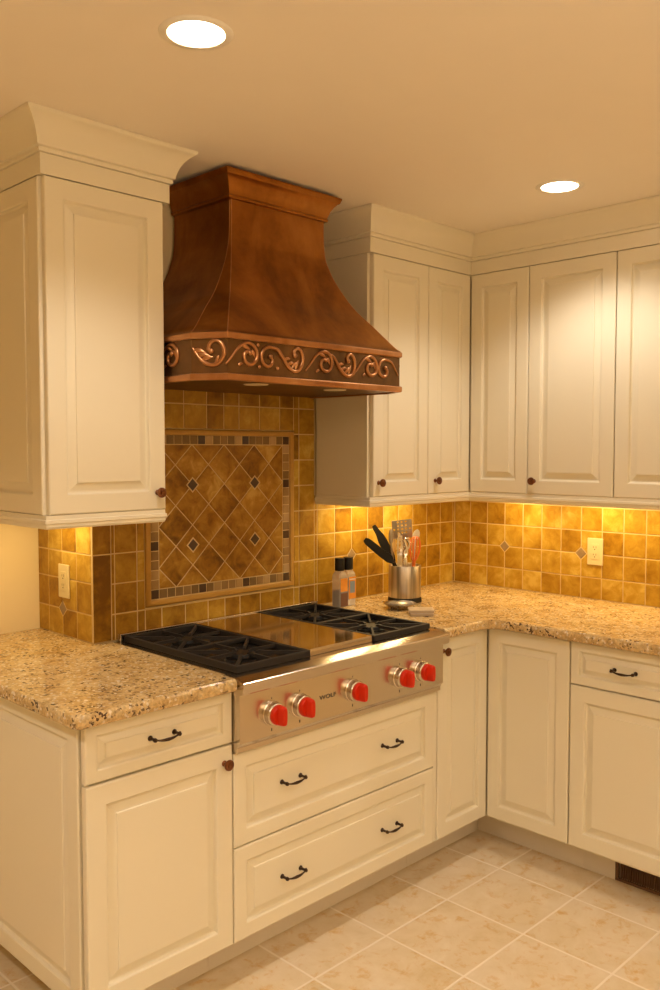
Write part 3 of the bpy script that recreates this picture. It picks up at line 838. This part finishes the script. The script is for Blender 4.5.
# crown of the hood
bm = bmesh.new()
hp = [(0.0, 2.355), (0.004, 2.358), (0.010, 2.360), (0.0115, 2.368), (0.009, 2.371), (0.011, 2.378), (0.017, 2.395), (0.026, 2.410), (0.035, 2.420), (0.042, 2.4245), (0.0435, 2.430), (0.0465, 2.436), (0.0465, 2.442), (0.0, 2.442)]
cw, cd = 0.2125, 0.3085
sweep(bm, [(HC + cw, -0.0025), (HC + cw, -cd), (HC - cw, -cd), (HC - cw, -0.0025)], [(o, z) for o, z in hp], -1)
obj('hood_crown', bm, COPPER, hood, smooth=35)
# apron band and lips
def apath(off):
    w, d = AW + off, AD + off
    k = off * 0.41
    return [(HC + w, -0.0025), (HC + w, -d + ACY + k * 0.5), (HC + w - ACX - k * 0.5, -d), (HC - w + ACX + k * 0.5, -d), (HC - w, -d + ACY + k * 0.5), (HC - w, -0.0025)]
bm = bmesh.new(); sweep(bm, apath(-0.006), [(0, ZA0 + 0.010), (0, ZA1 - 0.008), (-0.012, ZA1 - 0.008), (-0.012, ZA0 + 0.010)], -1)
ap = obj('apron_band', bm, COPPERD, hood)
for nm, z0, z1 in (('upper_lip', ZA1 - 0.0195, ZA1), ('lower_lip', ZA0, ZA0 + 0.0205)):
    bm = bmesh.new()
    sweep(bm, apath(-0.003), [(-0.014, z0), (0.002, z0), (0.005, z0 + 0.003), (0.005, z1 - 0.004), (0.003, z1 - 0.001), (0.0, z1), (-0.014, z1)], -1)
    obj(nm, bm, COPPERB, hood, smooth=25)
bm = bmesh.new(); pp = apath(-0.0175); prism(bm, pp, ZA0 + 0.004, ZA0 + 0.012)
ul = obj('underside_panel', bm, COPPERD, hood)
for lx in (0.36, 0.72):
    bm = bmesh.new(); lathe(bm, [(0.001, 0), (0.036, 0.0005), (0.040, 0.002), (0.040, 0.005)], (lx, -0.40, ZA0 + 0.0005), (0, 0, 1), 24)
    obj('hood_lamp', bm, DEADLAMP, ul, smooth=40)
# scrollwork
def spiral(cx, cz, r0, r1, a0, turns, n=22):
    return [(cx + (r0 + (r1 - r0) * k / n) * math.cos(a0 + turns * 2 * PI * k / n), cz + (r0 + (r1 - r0) * k / n) * math.sin(a0 + turns * 2 * PI * k / n)) for k in range(n + 1)]
def scroll(bm, pts, M, r=0.0057, taper=True, ball=True):
    sp = smoothpath([M(u, v) for u, v in pts], 4); m = len(sp)
    rad = [r * (0.45 + 0.55 * min(1, i / (m * 0.22))) if taper else r for i in range(m)]
    nrm = M.normal
    tube(bm, sp, rad, 8, 0.95, nrm)
    if ball: lathe(bm, [(0.001, 0.0), (0.0062, 0.0015), (0.0082, 0.005), (0.0065, 0.009), (0.001, 0.0105)], sp[-1] - V(nrm) * 0.003, nrm, 12)
class Face:
    def __init__(s, o, u, n): s.o, s.u, s.normal = V(o), V(u).normalized(), V(n).normalized()
    def __call__(s, u, v): return s.o + s.u * u + V((0, 0, v)) + s.normal * 0.0015
def leaf(bm, M, u, v, du, dv, w):
    a, b, c_ = M(u, v), M(u + du * 0.5, v + dv * 0.5 + 0.003), M(u + du, v + dv)
    tube(bm, smoothpath([a, b, c_], 3), [w * 0.5, w * 0.9, w, w, w * 0.8, w * 0.5, w * 0.12], 6, 0.7, M.normal)
def arch(bm, M, u):       # stem rises from lower left, rolls over and spirals inwards (spiral centre at u)
    st = [(u - 0.082, 1.803), (u - 0.060, 1.826), (u - 0.034, 1.855), (u - 0.006, 1.8705)]
    sp_ = spiral(u + 0.006, 1.833, 0.038, 0.010, PI * 0.45, -1.02, 14)
    scroll(bm, st + sp_, M)
    leaf(bm, M, u - 0.02, 1.864, 0.034, -0.016, 0.006); leaf(bm, M, u + 0.018, 1.852, 0.012, -0.024, 0.005); leaf(bm, M, u + 0.034, 1.815, -0.016, -0.006, 0.0045)
    leaf(bm, M, u - 0.034, 1.803, 0.016, 0.005, 0.0045)
def ess(bm, M, u, tail=True):   # low spiral on the left, over the top, diagonal down, up and curled at the right
    if tail: lead = spiral(u, 1.829, 0.010, 0.038, PI * 0.30, -0.95, 14)
    else: lead = [(u - 0.005, 1.868)]
    mid = [(u + 0.036, 1.861), (u + 0.058, 1.838), (u + 0.080, 1.812), (u + 0.106, 1.7985), (u + 0.130, 1.806), (u + 0.143, 1.834), (u + 0.138, 1.860), (u + 0.121, 1.8715), (u + 0.106, 1.862), (u + 0.108, 1.848)]
    scroll(bm, lead + mid, M)
    if tail: lathe(bm, [(0.001, 0.0), (0.0062, 0.0015), (0.0082, 0.005), (0.0065, 0.009), (0.001, 0.0105)], M(*lead[0]) - V(M.normal) * 0.003, M.normal, 12)
    leaf(bm, M, u + 0.064, 1.832, 0.026, 0.004, 0.0052); leaf(bm, M, u + 0.078, 1.818, 0.028, 0.006, 0.0052); leaf(bm, M, u + 0.098, 1.808, 0.022, 0.020, 0.0052); leaf(bm, M, u + 0.112, 1.805, 0.012, 0.030, 0.0045)
    if tail:
        for (a, b) in ((-0.040, 1.803), (0.034, 1.803), (-0.045, 1.868)):
            lathe(bm, [(0.001, 0.0), (0.0045, 0.0015), (0.0055, 0.0035), (0.001, 0.0065)], M(u + a, b), M.normal, 10)
ad = AD - 0.006; aw = AW - 0.006
bm = bmesh.new()
F = Face((0, -ad, 0), (1, 0, 0), (0, -1, 0))
arch(bm, F, 0.228); ess(bm, F, 0.313); arch(bm, F, 0.550); ess(bm, F, 0.555, False); arch(bm, F, 0.772); 
scroll(bm, (spiral(0.848, 1.829, 0.010, 0.038, PI * 0.30, -0.95, 14) + [(0.884, 1.861), (0.903, 1.842), (0.922, 1.815)])[::-1], F)
obj('scroll_relief', bm, COPPERB, ap, smooth=60)
# chamfer faces: one bold curl
for s in (-1, 1):
    bm = bmesh.new()
    p0, p1 = (V((HC - aw, -ad + ACY, 0)), V((HC - aw + ACX, -ad, 0))) if s < 0 else (V((HC + aw - ACX, -ad, 0)), V((HC + aw, -ad + ACY, 0)))
    u = (p1 - p0); w = u.length; n = V((u.y, -u.x, 0)).normalized()
    M = Face(p0, u, n)
    scroll(bm, [(0.006, 1.853), (0.020, 1.832), (0.038, 1.812), (0.062, 1.802), (0.085, 1.806), (0.102, 1.826), (0.104, 1.848), (0.092, 1.868), (0.074, 1.8735), (0.060, 1.864), (0.056, 1.848), (0.064, 1.842)], M, 0.0062)
    leaf(bm, M, 0.010, 1.846, 0.036, -0.008, 0.007); leaf(bm, M, 0.020, 1.831, 0.040, -0.002, 0.007); leaf(bm, M, 0.035, 1.816, 0.034, 0.010, 0.0065); leaf(bm, M, 0.078, 1.808, 0.010, 0.022, 0.005)
    obj('scroll_relief', bm, COPPERB, ap, smooth=60)
    # side faces
    bm = bmesh.new()
    if s < 0: M = Face((HC - aw, 0, 0), (0, -1, 0), (-1, 0, 0)); U0 = 0.05
    else: M = Face((HC + aw, -ad + ACY, 0), (0, 1, 0), (1, 0, 0)); U0 = 0.04
    ess(bm, M, U0 + 0.045); arch(bm, M, U0 + 0.262)
    obj('scroll_relief', bm, COPPERB, ap, smooth=60)

# ------------------------------------------------------------------ things on the worktop
ZT = CT + 0.0002
R_ = V((math.cos(math.radians(45.2)), -math.sin(math.radians(45.2)), 0)); D_ = V((math.sin(math.radians(45.2)), math.cos(math.radians(45.2)), 0))
# utensil crock
CC = V((1.351, -0.193, ZT))
cr = thing('utensil_crock', 'brushed steel utensil crock with black base on the corner worktop', 'utensil holder', CC)
bm = bmesh.new(); lathe(bm, [(0.062, 0), (0.0715, 0.0005), (0.0715, 0.012), (0.0680, 0.020), (0.060, 0.0205)], CC, n=40)
obj('crock_base', bm, BLACK, cr, smooth=40)
bm = bmesh.new(); lathe(bm, [(0.0675, 0.021), (0.0680, 0.022), (0.0680, 0.153), (0.0670, 0.1545), (0.0658, 0.153), (0.0655, 0.026), (0.001, 0.024)], CC, n=48)
obj('crock_wall', bm, STEELV, cr, smooth=40)
def cp_(u, d, z): return CC + R_ * u + D_ * d + V((0, 0, z))
def plate_along(bm, path, widths, thick, nrm, mi=0):
    """flat blade: cross-section width x thick along the path, facing nrm"""
    P = [V(p) for p in path]; rings = []; nrm = V(nrm)
    for i, p in enumerate(P):
        t = (P[min(i + 1, len(P) - 1)] - P[max(i - 1, 0)]).normalized()
        n = (nrm - t * nrm.dot(t)).normalized(); b = t.cross(n); w = widths[i] / 2; h = thick / 2
        rings.append([p - b * w - n * h, p + b * w - n * h, p + b * w + n * h, p - b * w + n * h])
    loft(bm, rings, mi=mi)
BACK = -D_
GREYM = plain('dull_steel', (0.40, 0.36, 0.31), 0.3, metal=1.0)
# perforated turner
t = thing('slotted_turner', 'wide perforated steel turner standing tallest in the utensil crock', 'turner', cp_(0.0, 0.02, 0.03))
bm = bmesh.new(); n0 = 5
def tp(i, j, d): return cp_(-0.054 + 0.083 * i - 0.004 * (1 - j) * 0 + 0.006 * (1 - j), 0.034 - 0.012 * j + d, 0.260 + 0.076 * j + 0.009 * i)
for d, flip in ((-0.0008, 0), (0.0008, 1)):
    for a in range(n0):
        for b in range(n0):
            hole = (a, b) in ((0, 2), (1, 3), (2, 2), (3, 3), (1, 1), (2, 4), (3, 1), (4, 2), (2, 1), (1, 4), (3, 4), (1, 2), (3, 2), (2, 3)) and True
            q = [(a / n0, b / n0), ((a + 1) / n0, b / n0), ((a + 1) / n0, (b + 1) / n0), (a / n0, (b + 1) / n0)]
            if not hole:
                bm.faces.new([bm.verts.new(tp(i, j, d)) for i, j in q])
            else:
                ci, cj = (a + .5) / n0, (b + .5) / n0; r = 0.055
                outer = [(q[0]), ((q[0][0] + q[1][0]) / 2, q[0][1]), q[1], (q[1][0], (q[1][1] + q[2][1]) / 2), q[2], ((q[2][0] + q[3][0]) / 2, q[2][1]), q[3], (q[3][0], (q[3][1] + q[0][1]) / 2)]
                inner = [(ci + r * math.cos(PI * (-0.75 + 0.25 * k)), cj + r * math.sin(PI * (-0.75 + 0.25 * k))) for k in range(8)]
                vo = [bm.verts.new(tp(i, j, d)) for i, j in outer]; vi = [bm.verts.new(tp(i, j, d)) for i, j in inner]
                for k in range(8): bm.faces.new((vo[k], vo[(k + 1) % 8], vi[(k + 1) % 8], vi[k]))
rim = [tp(0, 0, 0), tp(1, 0, 0), tp(1, 1, 0), tp(0, 1, 0), tp(0, 0, 0)]
tube(bm, rim, 0.0013, 6)
bmesh.ops.remove_doubles(bm, verts=bm.verts, dist=1e-5)
obj('blade', bm, GREYM, t)
bm = bmesh.new(); plate_along(bm, smoothpath([cp_(-0.009, 0.035, 0.265), cp_(-0.006, 0.042, 0.242), cp_(0.0, 0.036, 0.20), cp_(0.008, 0.025, 0.03)], 4), [0.060, 0.045, 0.028, 0.020] + [0.016] * 9, 0.003, BACK)
obj('handle', bm, SILVER, t)
# spoons / fork
def spoon(name, label, cat, u, d, z, w, h, mat, foot, tilt=0.0, hmat=None):
    o = thing(name, label, cat, cp_(*foot))
    bm = bmesh.new(); rings = []
    for k in range(9):
        s = -1 + 2 * k / 8; rr = math.sqrt(max(0.02, 1 - s * s))
        c_ = cp_(u + tilt * s * h / 2, d, z + s * h / 2)
        rings.append([c_ + R_ * (w / 2 * rr * math.cos(2 * PI * q / 12)) + D_ * (0.008 * rr * (1 if math.sin(2 * PI * q / 12) > 0 else 0.35) * math.sin(2 * PI * q / 12)) for q in range(12)])
    loft(bm, rings); obj('bowl', bm, mat, o, smooth=60)
    bm = bmesh.new(); tube(bm, smoothpath([cp_(u - tilt * h / 2, d, z - h / 2 + 0.004), cp_(u * 0.6 + foot[0] * 0.4, d * 0.6 + foot[1] * 0.4, z * 0.6), cp_(*foot)], 5), 0.0045, 8, 0.6, D_)
    obj('handle', bm, hmat or mat, o, smooth=60)
    return o
spoon('serving_spoon', 'dull steel serving spoon at the left of the upright utensils', 'spoon', -0.058, 0.005, 0.272, 0.021, 0.066, GREYM, (-0.035, 0.0, 0.03))
spoon('wooden_spoon', 'pale wooden spoon behind the steel utensils in the crock', 'spoon', -0.045, 0.040, 0.235, 0.022, 0.072, WOOD, (-0.02, 0.03, 0.03))
spoon('ladle', 'frosted grey ladle behind the whisk at the right of the crock', 'ladle', 0.050, 0.030, 0.276, 0.030, 0.050, plain('frosted_plastic', (0.55, 0.50, 0.42), 0.3), (0.02, 0.03, 0.03), 0.2)
sg = thing('scalloped_tongs', 'steel tongs with scalloped edges at the front of the crock', 'tongs', cp_(-0.01, -0.03, 0.03))
for sd in (-1, 1):
    bm = bmesh.new()
    pth = [cp_(-0.022 + sd * 0.004, -0.018 + sd * 0.006, 0.285 - sd * 0.006), cp_(-0.023 + sd * 0.007, -0.02 + sd * 0.006, 0.262), cp_(-0.023 + sd * 0.008, -0.02 + sd * 0.006, 0.24), cp_(-0.024 + sd * 0.007, -0.022 + sd * 0.005, 0.215), cp_(-0.023 + sd * 0.005, -0.026, 0.18), cp_(-0.016 + sd * 0.004, -0.03, 0.03)]
    wds = [0.010 + 0.004 * math.sin(k * 2.1) if k < 12 else 0.011 for k in range(21)]
    plate_along(bm, smoothpath(pth, 4), wds, 0.0035, BACK)
    obj('arm', bm, SILVER, sg)
# shiny steel slotted server on the right
ms = thing('potato_masher', 'shiny bent steel masher between the turner and the whisk', 'masher', cp_(0.02, 0.0, 0.03))
bm = bmesh.new()
for (a, b, c2) in ((-0.008, 0.006, 0.022), (0.002, -0.002, 0.008)):
    tube(bm, smoothpath([cp_(c2 - 0.012, -0.012, 0.262), cp_(c2 - 0.004, -0.012, 0.235), cp_(a + 0.006, -0.014, 0.205), cp_(b - 0.002, -0.02, 0.165), cp_(b, -0.02, 0.03)], 5), 0.006, 8, 0.35, D_)
tube(bm, smoothpath([cp_(-0.006, -0.008, 0.258), cp_(0.008, -0.014, 0.266), cp_(0.018, -0.008, 0.260)], 5), 0.006, 8, 0.5, D_)
obj('wire_head', bm, SILVER, ms, smooth=60)
# black spatula and tongs on the left
bs1 = thing('black_spatula', 'flat black spatula leaning far left out of the crock', 'spatula', cp_(0.0, -0.02, 0.04))
bm = bmesh.new(); plate_along(bm, smoothpath([cp_(-0.170, -0.005, 0.262), cp_(-0.150, -0.006, 0.247), cp_(-0.105, -0.010, 0.210), cp_(-0.072, -0.014, 0.186), cp_(-0.050, -0.016, 0.165)], 3), [0.016, 0.024, 0.029, 0.031, 0.032, 0.033, 0.034, 0.035, 0.036, 0.036, 0.034, 0.024, 0.014], 0.0045, BACK)
obj('blade', bm, BLACK, bs1)
bm = bmesh.new(); tube(bm, [cp_(-0.052, -0.016, 0.167), cp_(-0.030, 0.004, 0.11), cp_(-0.005, 0.020, 0.035)], 0.005, 8)
obj('handle', bm, BLACK, bs1)
bs2 = thing('black_turner', 'black nylon turner leaning left behind the black spatula', 'turner', cp_(0.02, 0.02, 0.04))
bm = bmesh.new(); plate_along(bm, smoothpath([cp_(-0.130, 0.030, 0.318), cp_(-0.122, 0.030, 0.303), cp_(-0.104, 0.028, 0.276), cp_(-0.086, 0.026, 0.240), cp_(-0.060, 0.022, 0.195), cp_(-0.044, 0.018, 0.165)], 3), [0.012, 0.018, 0.020, 0.021, 0.022, 0.025, 0.030, 0.034, 0.037, 0.038, 0.038, 0.036, 0.034, 0.030, 0.022, 0.014], 0.0045, BACK)
obj('blade', bm, BLACK, bs2)
bm = bmesh.new(); tube(bm, [cp_(-0.046, 0.018, 0.168), cp_(-0.01, 0.015, 0.10), cp_(0.02, 0.012, 0.035)], 0.005, 8)
obj('handle', bm, BLACK, bs2)
# whisk
wk = thing('whisk', 'orange wire whisk at the right side of the crock', 'whisk', cp_(0.03, 0.0, 0.04))
bm = bmesh.new(); wc = V((0.038, -0.004))
for k in range(5):
    a = PI * k / 5
    loop = []
    for q in range(25):
        f = q / 24 * 2 - 1                       # -1 .. 1 down one side, up the other
        z_ = 0.160 + 0.112 * (1 - abs(f) ** 2.4)
        rr = 0.0340 * math.copysign((1 - (1 - abs(f)) ** 1.0) ** 0.6 * (1 - abs(f) ** 5) ** 0.9, f)
        loop.append(cp_(wc.x + 0.006 * (z_ - 0.16) / 0.11 + rr * math.cos(a), wc.y + rr * math.sin(a), z_))
    tube(bm, loop, 0.0017, 6)
obj('wire_head', bm, ORANGE, wk, smooth=60)
bm = bmesh.new(); tube(bm, [cp_(0.038, -0.004, 0.166), cp_(0.036, -0.004, 0.14), cp_(0.030, -0.003, 0.04)], [0.008, 0.007, 0.007], 10)
obj('handle', bm, ORANGE, wk, smooth=60)

# grinders
def grinder(cx, cy, rot, fill, label, H=0.197, w=0.0243, bands=()):
    o = thing('spice_grinder', label, 'spice grinder', (cx, cy, ZT), 'spice grinders behind the right grate')
    Rm = Matrix.Rotation(rot, 3, 'Z')
    def sq(r, z, c=0.25):
        pts = []
        for (sx, sy) in ((-1, -1), (1, -1), (1, 1), (-1, 1)):
            k = r * c
            for (dx, dy) in (((0, 1), (1, 0)) if (sx, sy) in ((-1, -1), (1, 1)) else ((1, 0), (0, 1))):
                pts.append(V((sx * (r - k * dx), sy * (r - k * dy), 0)))
        return [V((cx, cy, ZT + z)) + Rm @ p for p in pts]
    bm = bmesh.new()
    loft(bm, [sq(w, 0), sq(w, 0.120), sq(w * 0.95, 0.130), sq(w * 0.74, 0.140, 0.4), sq(w * 0.74, 0.146, 0.4)])
    obj('glass_body', bm, GLASS, o)
    bm = bmesh.new(); loft(bm, [sq(w - 0.0018, 0.003), sq(w - 0.0018, fill[1])])
    obj('filling', bm, fill[0], o)
    bm = bmesh.new()
    cpts = [(w * 0.80, 0.1462), (w * 0.84, 0.148), (w * 0.84, 0.150), (w * 0.82, H - 0.002), (w * 0.78, H), (0.001, H)]
    lathe(bm, cpts, (cx, cy, ZT), n=28)
    obj('grinder_cap', bm, BLACK, o, smooth=35)
    bm = bmesh.new()
    for (f0, f1, z0, z1, mi) in bands:
        # labels wrap the front-right face
        a = V((w + 0.0007, (f0) * w, 0)); 
        for_face = Matrix.Rotation(-PI / 2, 3, 'Z')
        P = [V((f0 * w, -(w + 0.0008 + 0.0003 * mi), z0)), V((f1 * w, -(w + 0.0008 + 0.0003 * mi), z0)), V((f1 * w, -(w + 0.0008 + 0.0003 * mi), z1)), V((f0 * w, -(w + 0.0008 + 0.0003 * mi), z1))]
        Q = [p + V((0, 0.0006, 0)) for p in P]
        loft(bm, [[V((cx, cy, ZT)) + Rm @ p for p in P], [V((cx, cy, ZT)) + Rm @ p for p in Q]], mi=mi)
    obj('label', bm, [LBL_O, LBL_B, LBL_W, LBL_D], o)
grinder(1.074, -0.0800, math.radians(2), (PEPPER, 0.064), 'black-capped pepper grinder with orange label, left one behind the right grate',
        bands=((-0.86, 0.86, 0.062, 0.116, 0), (-0.86, 0.86, 0.002, 0.056, 3), (-0.62, 0.62, 0.030, 0.052, 2)))
grinder(1.1240, -0.0800, math.radians(-1), (SALT, 0.115), 'black-capped salt grinder with orange and blue label right of the pepper grinder',
        bands=((-0.86, 0.86, 0.028, 0.118, 0), (-0.60, 0.60, 0.052, 0.100, 1), (-0.7, 0.7, 0.106, 0.111, 2)))

# dish and flat stack
DC = V((1.205, -0.288, ZT))
bm = bmesh.new()
lathe(bm, [(0.001, 0.0), (0.030, 0.0), (0.034, 0.002), (0.052, 0.012), (0.066, 0.0205), (0.0675, 0.0225), (0.0655, 0.0225), (0.051, 0.0145), (0.034, 0.0065), (0.001, 0.0050)], DC, n=40)
tag(obj('spoon_dish', bm, SILVER, smooth=50), 'shallow shiny steel dish in front of the utensil crock', 'dish')
def slab(cx, cy, w, l, z0, z1, rot, label):
    Rm = Matrix.Rotation(rot, 3, 'Z'); bm = bmesh.new()
    box(bm, -w, w, -l, l, 0, z1 - z0, 0.0022)
    for v in bm.verts: v.co = Rm @ v.co + V((cx, cy, z0))
    tag(obj('coaster', bm, PALE), label, 'coaster', 'flat pale coasters by the dish')
slab(1.163, -0.433, 0.035, 0.046, ZT, ZT + 0.0110, math.radians(45), 'flat pale coaster lying at the bottom of the stack beside the steel dish')
slab(1.166, -0.430, 0.037, 0.049, ZT + 0.0115, ZT + 0.0225, math.radians(43), 'flat pale coaster on top of the stack beside the steel dish')

# ------------------------------------------------------------------ recessed lights
def recessed(x, y, label):
    o = thing('recessed_light', label, 'ceiling light', (x, y, ZC - 0.004), 'recessed ceiling lights')
    bm = bmesh.new(); n = 40
    prof = [(0.0615, -0.0005), (0.0635, -0.0040), (0.078, -0.0030), (0.081, -0.0005)]
    rings = [[V((x + r * math.cos(2 * PI * i / n), y + r * math.sin(2 * PI * i / n), ZC + h)) for i in range(n)] for r, h in prof]
    loft(bm, rings + [rings[0]], cap0=False, cap1=False)
    obj('trim_ring', bm, TRIMW, o, smooth=50)
    bm = bmesh.new(); lathe(bm, [(0.001, 0), (0.061, 0.0), (0.061, 0.0015), (0.001, 0.0015)], (x, y, ZC - 0.003), n=40)
    obj('lens', bm, LAMP, o)
recessed(-0.295, -0.975, 'glowing recessed ceiling light above the left base cabinet, nearer to the camera')
recessed(1.250, -0.960, 'glowing recessed ceiling light in front of the right corner wall cabinets')

WARM = (1.0, 0.915, 0.82)
def spot(x, y, power, size=128, blend=0.6, r=0.035):
    l = bpy.data.lights.new('ceiling_can', 'SPOT'); l.energy = power; l.color = WARM; l.spot_size = math.radians(size); l.spot_blend = blend; l.shadow_soft_size = r
    o = bpy.data.objects.new('ceiling_can', l); o.location = (x, y, ZC - 0.03); COL.objects.link(o)
for (x, y, p) in ((-0.295, -0.975, 39), (1.25, -0.96, 36), (-0.295, -2.45, 20), (1.10, -2.45, 46), (-1.80, -1.0, 82), (-1.80, -2.45, 40), (-0.295, -3.7, 14), (1.1, -3.7, 20)):
    spot(x, y, p * 0.52)
l = bpy.data.lights.new('added_ceiling_fill', 'AREA'); l.shape = 'DISK'; l.size = 0.35; l.energy = 48; l.color = (1.0, 0.88, 0.72)  # added, unseen upward fill behind the camera to brighten the ceiling
o = bpy.data.objects.new('added_ceiling_fill', l); o.location = (-0.9, -3.6, 1.75); o.rotation_euler = (PI, 0, 0); COL.objects.link(o)
def under(x, y, sx, sy, power, z=ZUB - 0.006):
    l = bpy.data.lights.new('under_cabinet_lamp', 'AREA'); l.shape = 'RECTANGLE'; l.size = sx; l.size_y = sy; l.energy = power; l.color = (1.0, 0.74, 0.34)
    o = bpy.data.objects.new('under_cabinet_lamp', l); o.location = (x, y, z); COL.objects.link(o)
under(1.23, -0.12, 0.20, 0.03, 1.6)
under(1.50, -0.12, 0.12, 0.03, 0.8)
under(XR - 0.12, -0.42, 0.03, 0.16, 1.3)
under(XR - 0.12, -0.80, 0.03, 0.22, 1.7)
under(XR - 0.12, -1.18, 0.03, 0.22, 1.7)
under(-0.12, 0.10, 0.06, 0.14, 1.15)

w = bpy.data.worlds.new('room_air'); S.world = w; w.use_nodes = True
w.node_tree.nodes['Background'].inputs[0].default_value = (1.0, 0.8, 0.55, 1); w.node_tree.nodes['Background'].inputs[1].default_value = 0.02

# ------------------------------------------------------------------ camera
cam = bpy.data.cameras.new('camera'); co = bpy.data.objects.new('camera', cam); COL.objects.link(co)
co.location = (-1.476, -2.5564, 1.5522)
co.rotation_euler = (math.radians(90 - 2.9605), 0, math.radians(-45.2053))
cam.sensor_fit = 'VERTICAL'; cam.sensor_height = 36.0; cam.lens = 877.311 / 990 * 36
cam.clip_start = 0.02
S.camera = co
S.view_settings.view_transform = 'Standard'; S.view_settings.look = 'None'; S.view_settings.gamma = 1.0
S.view_settings.use_curve_mapping = False
S.view_settings.exposure = 0.25
S.cycles.use_denoising = True
S.cycles.max_bounces = 8; S.cycles.diffuse_bounces = 5
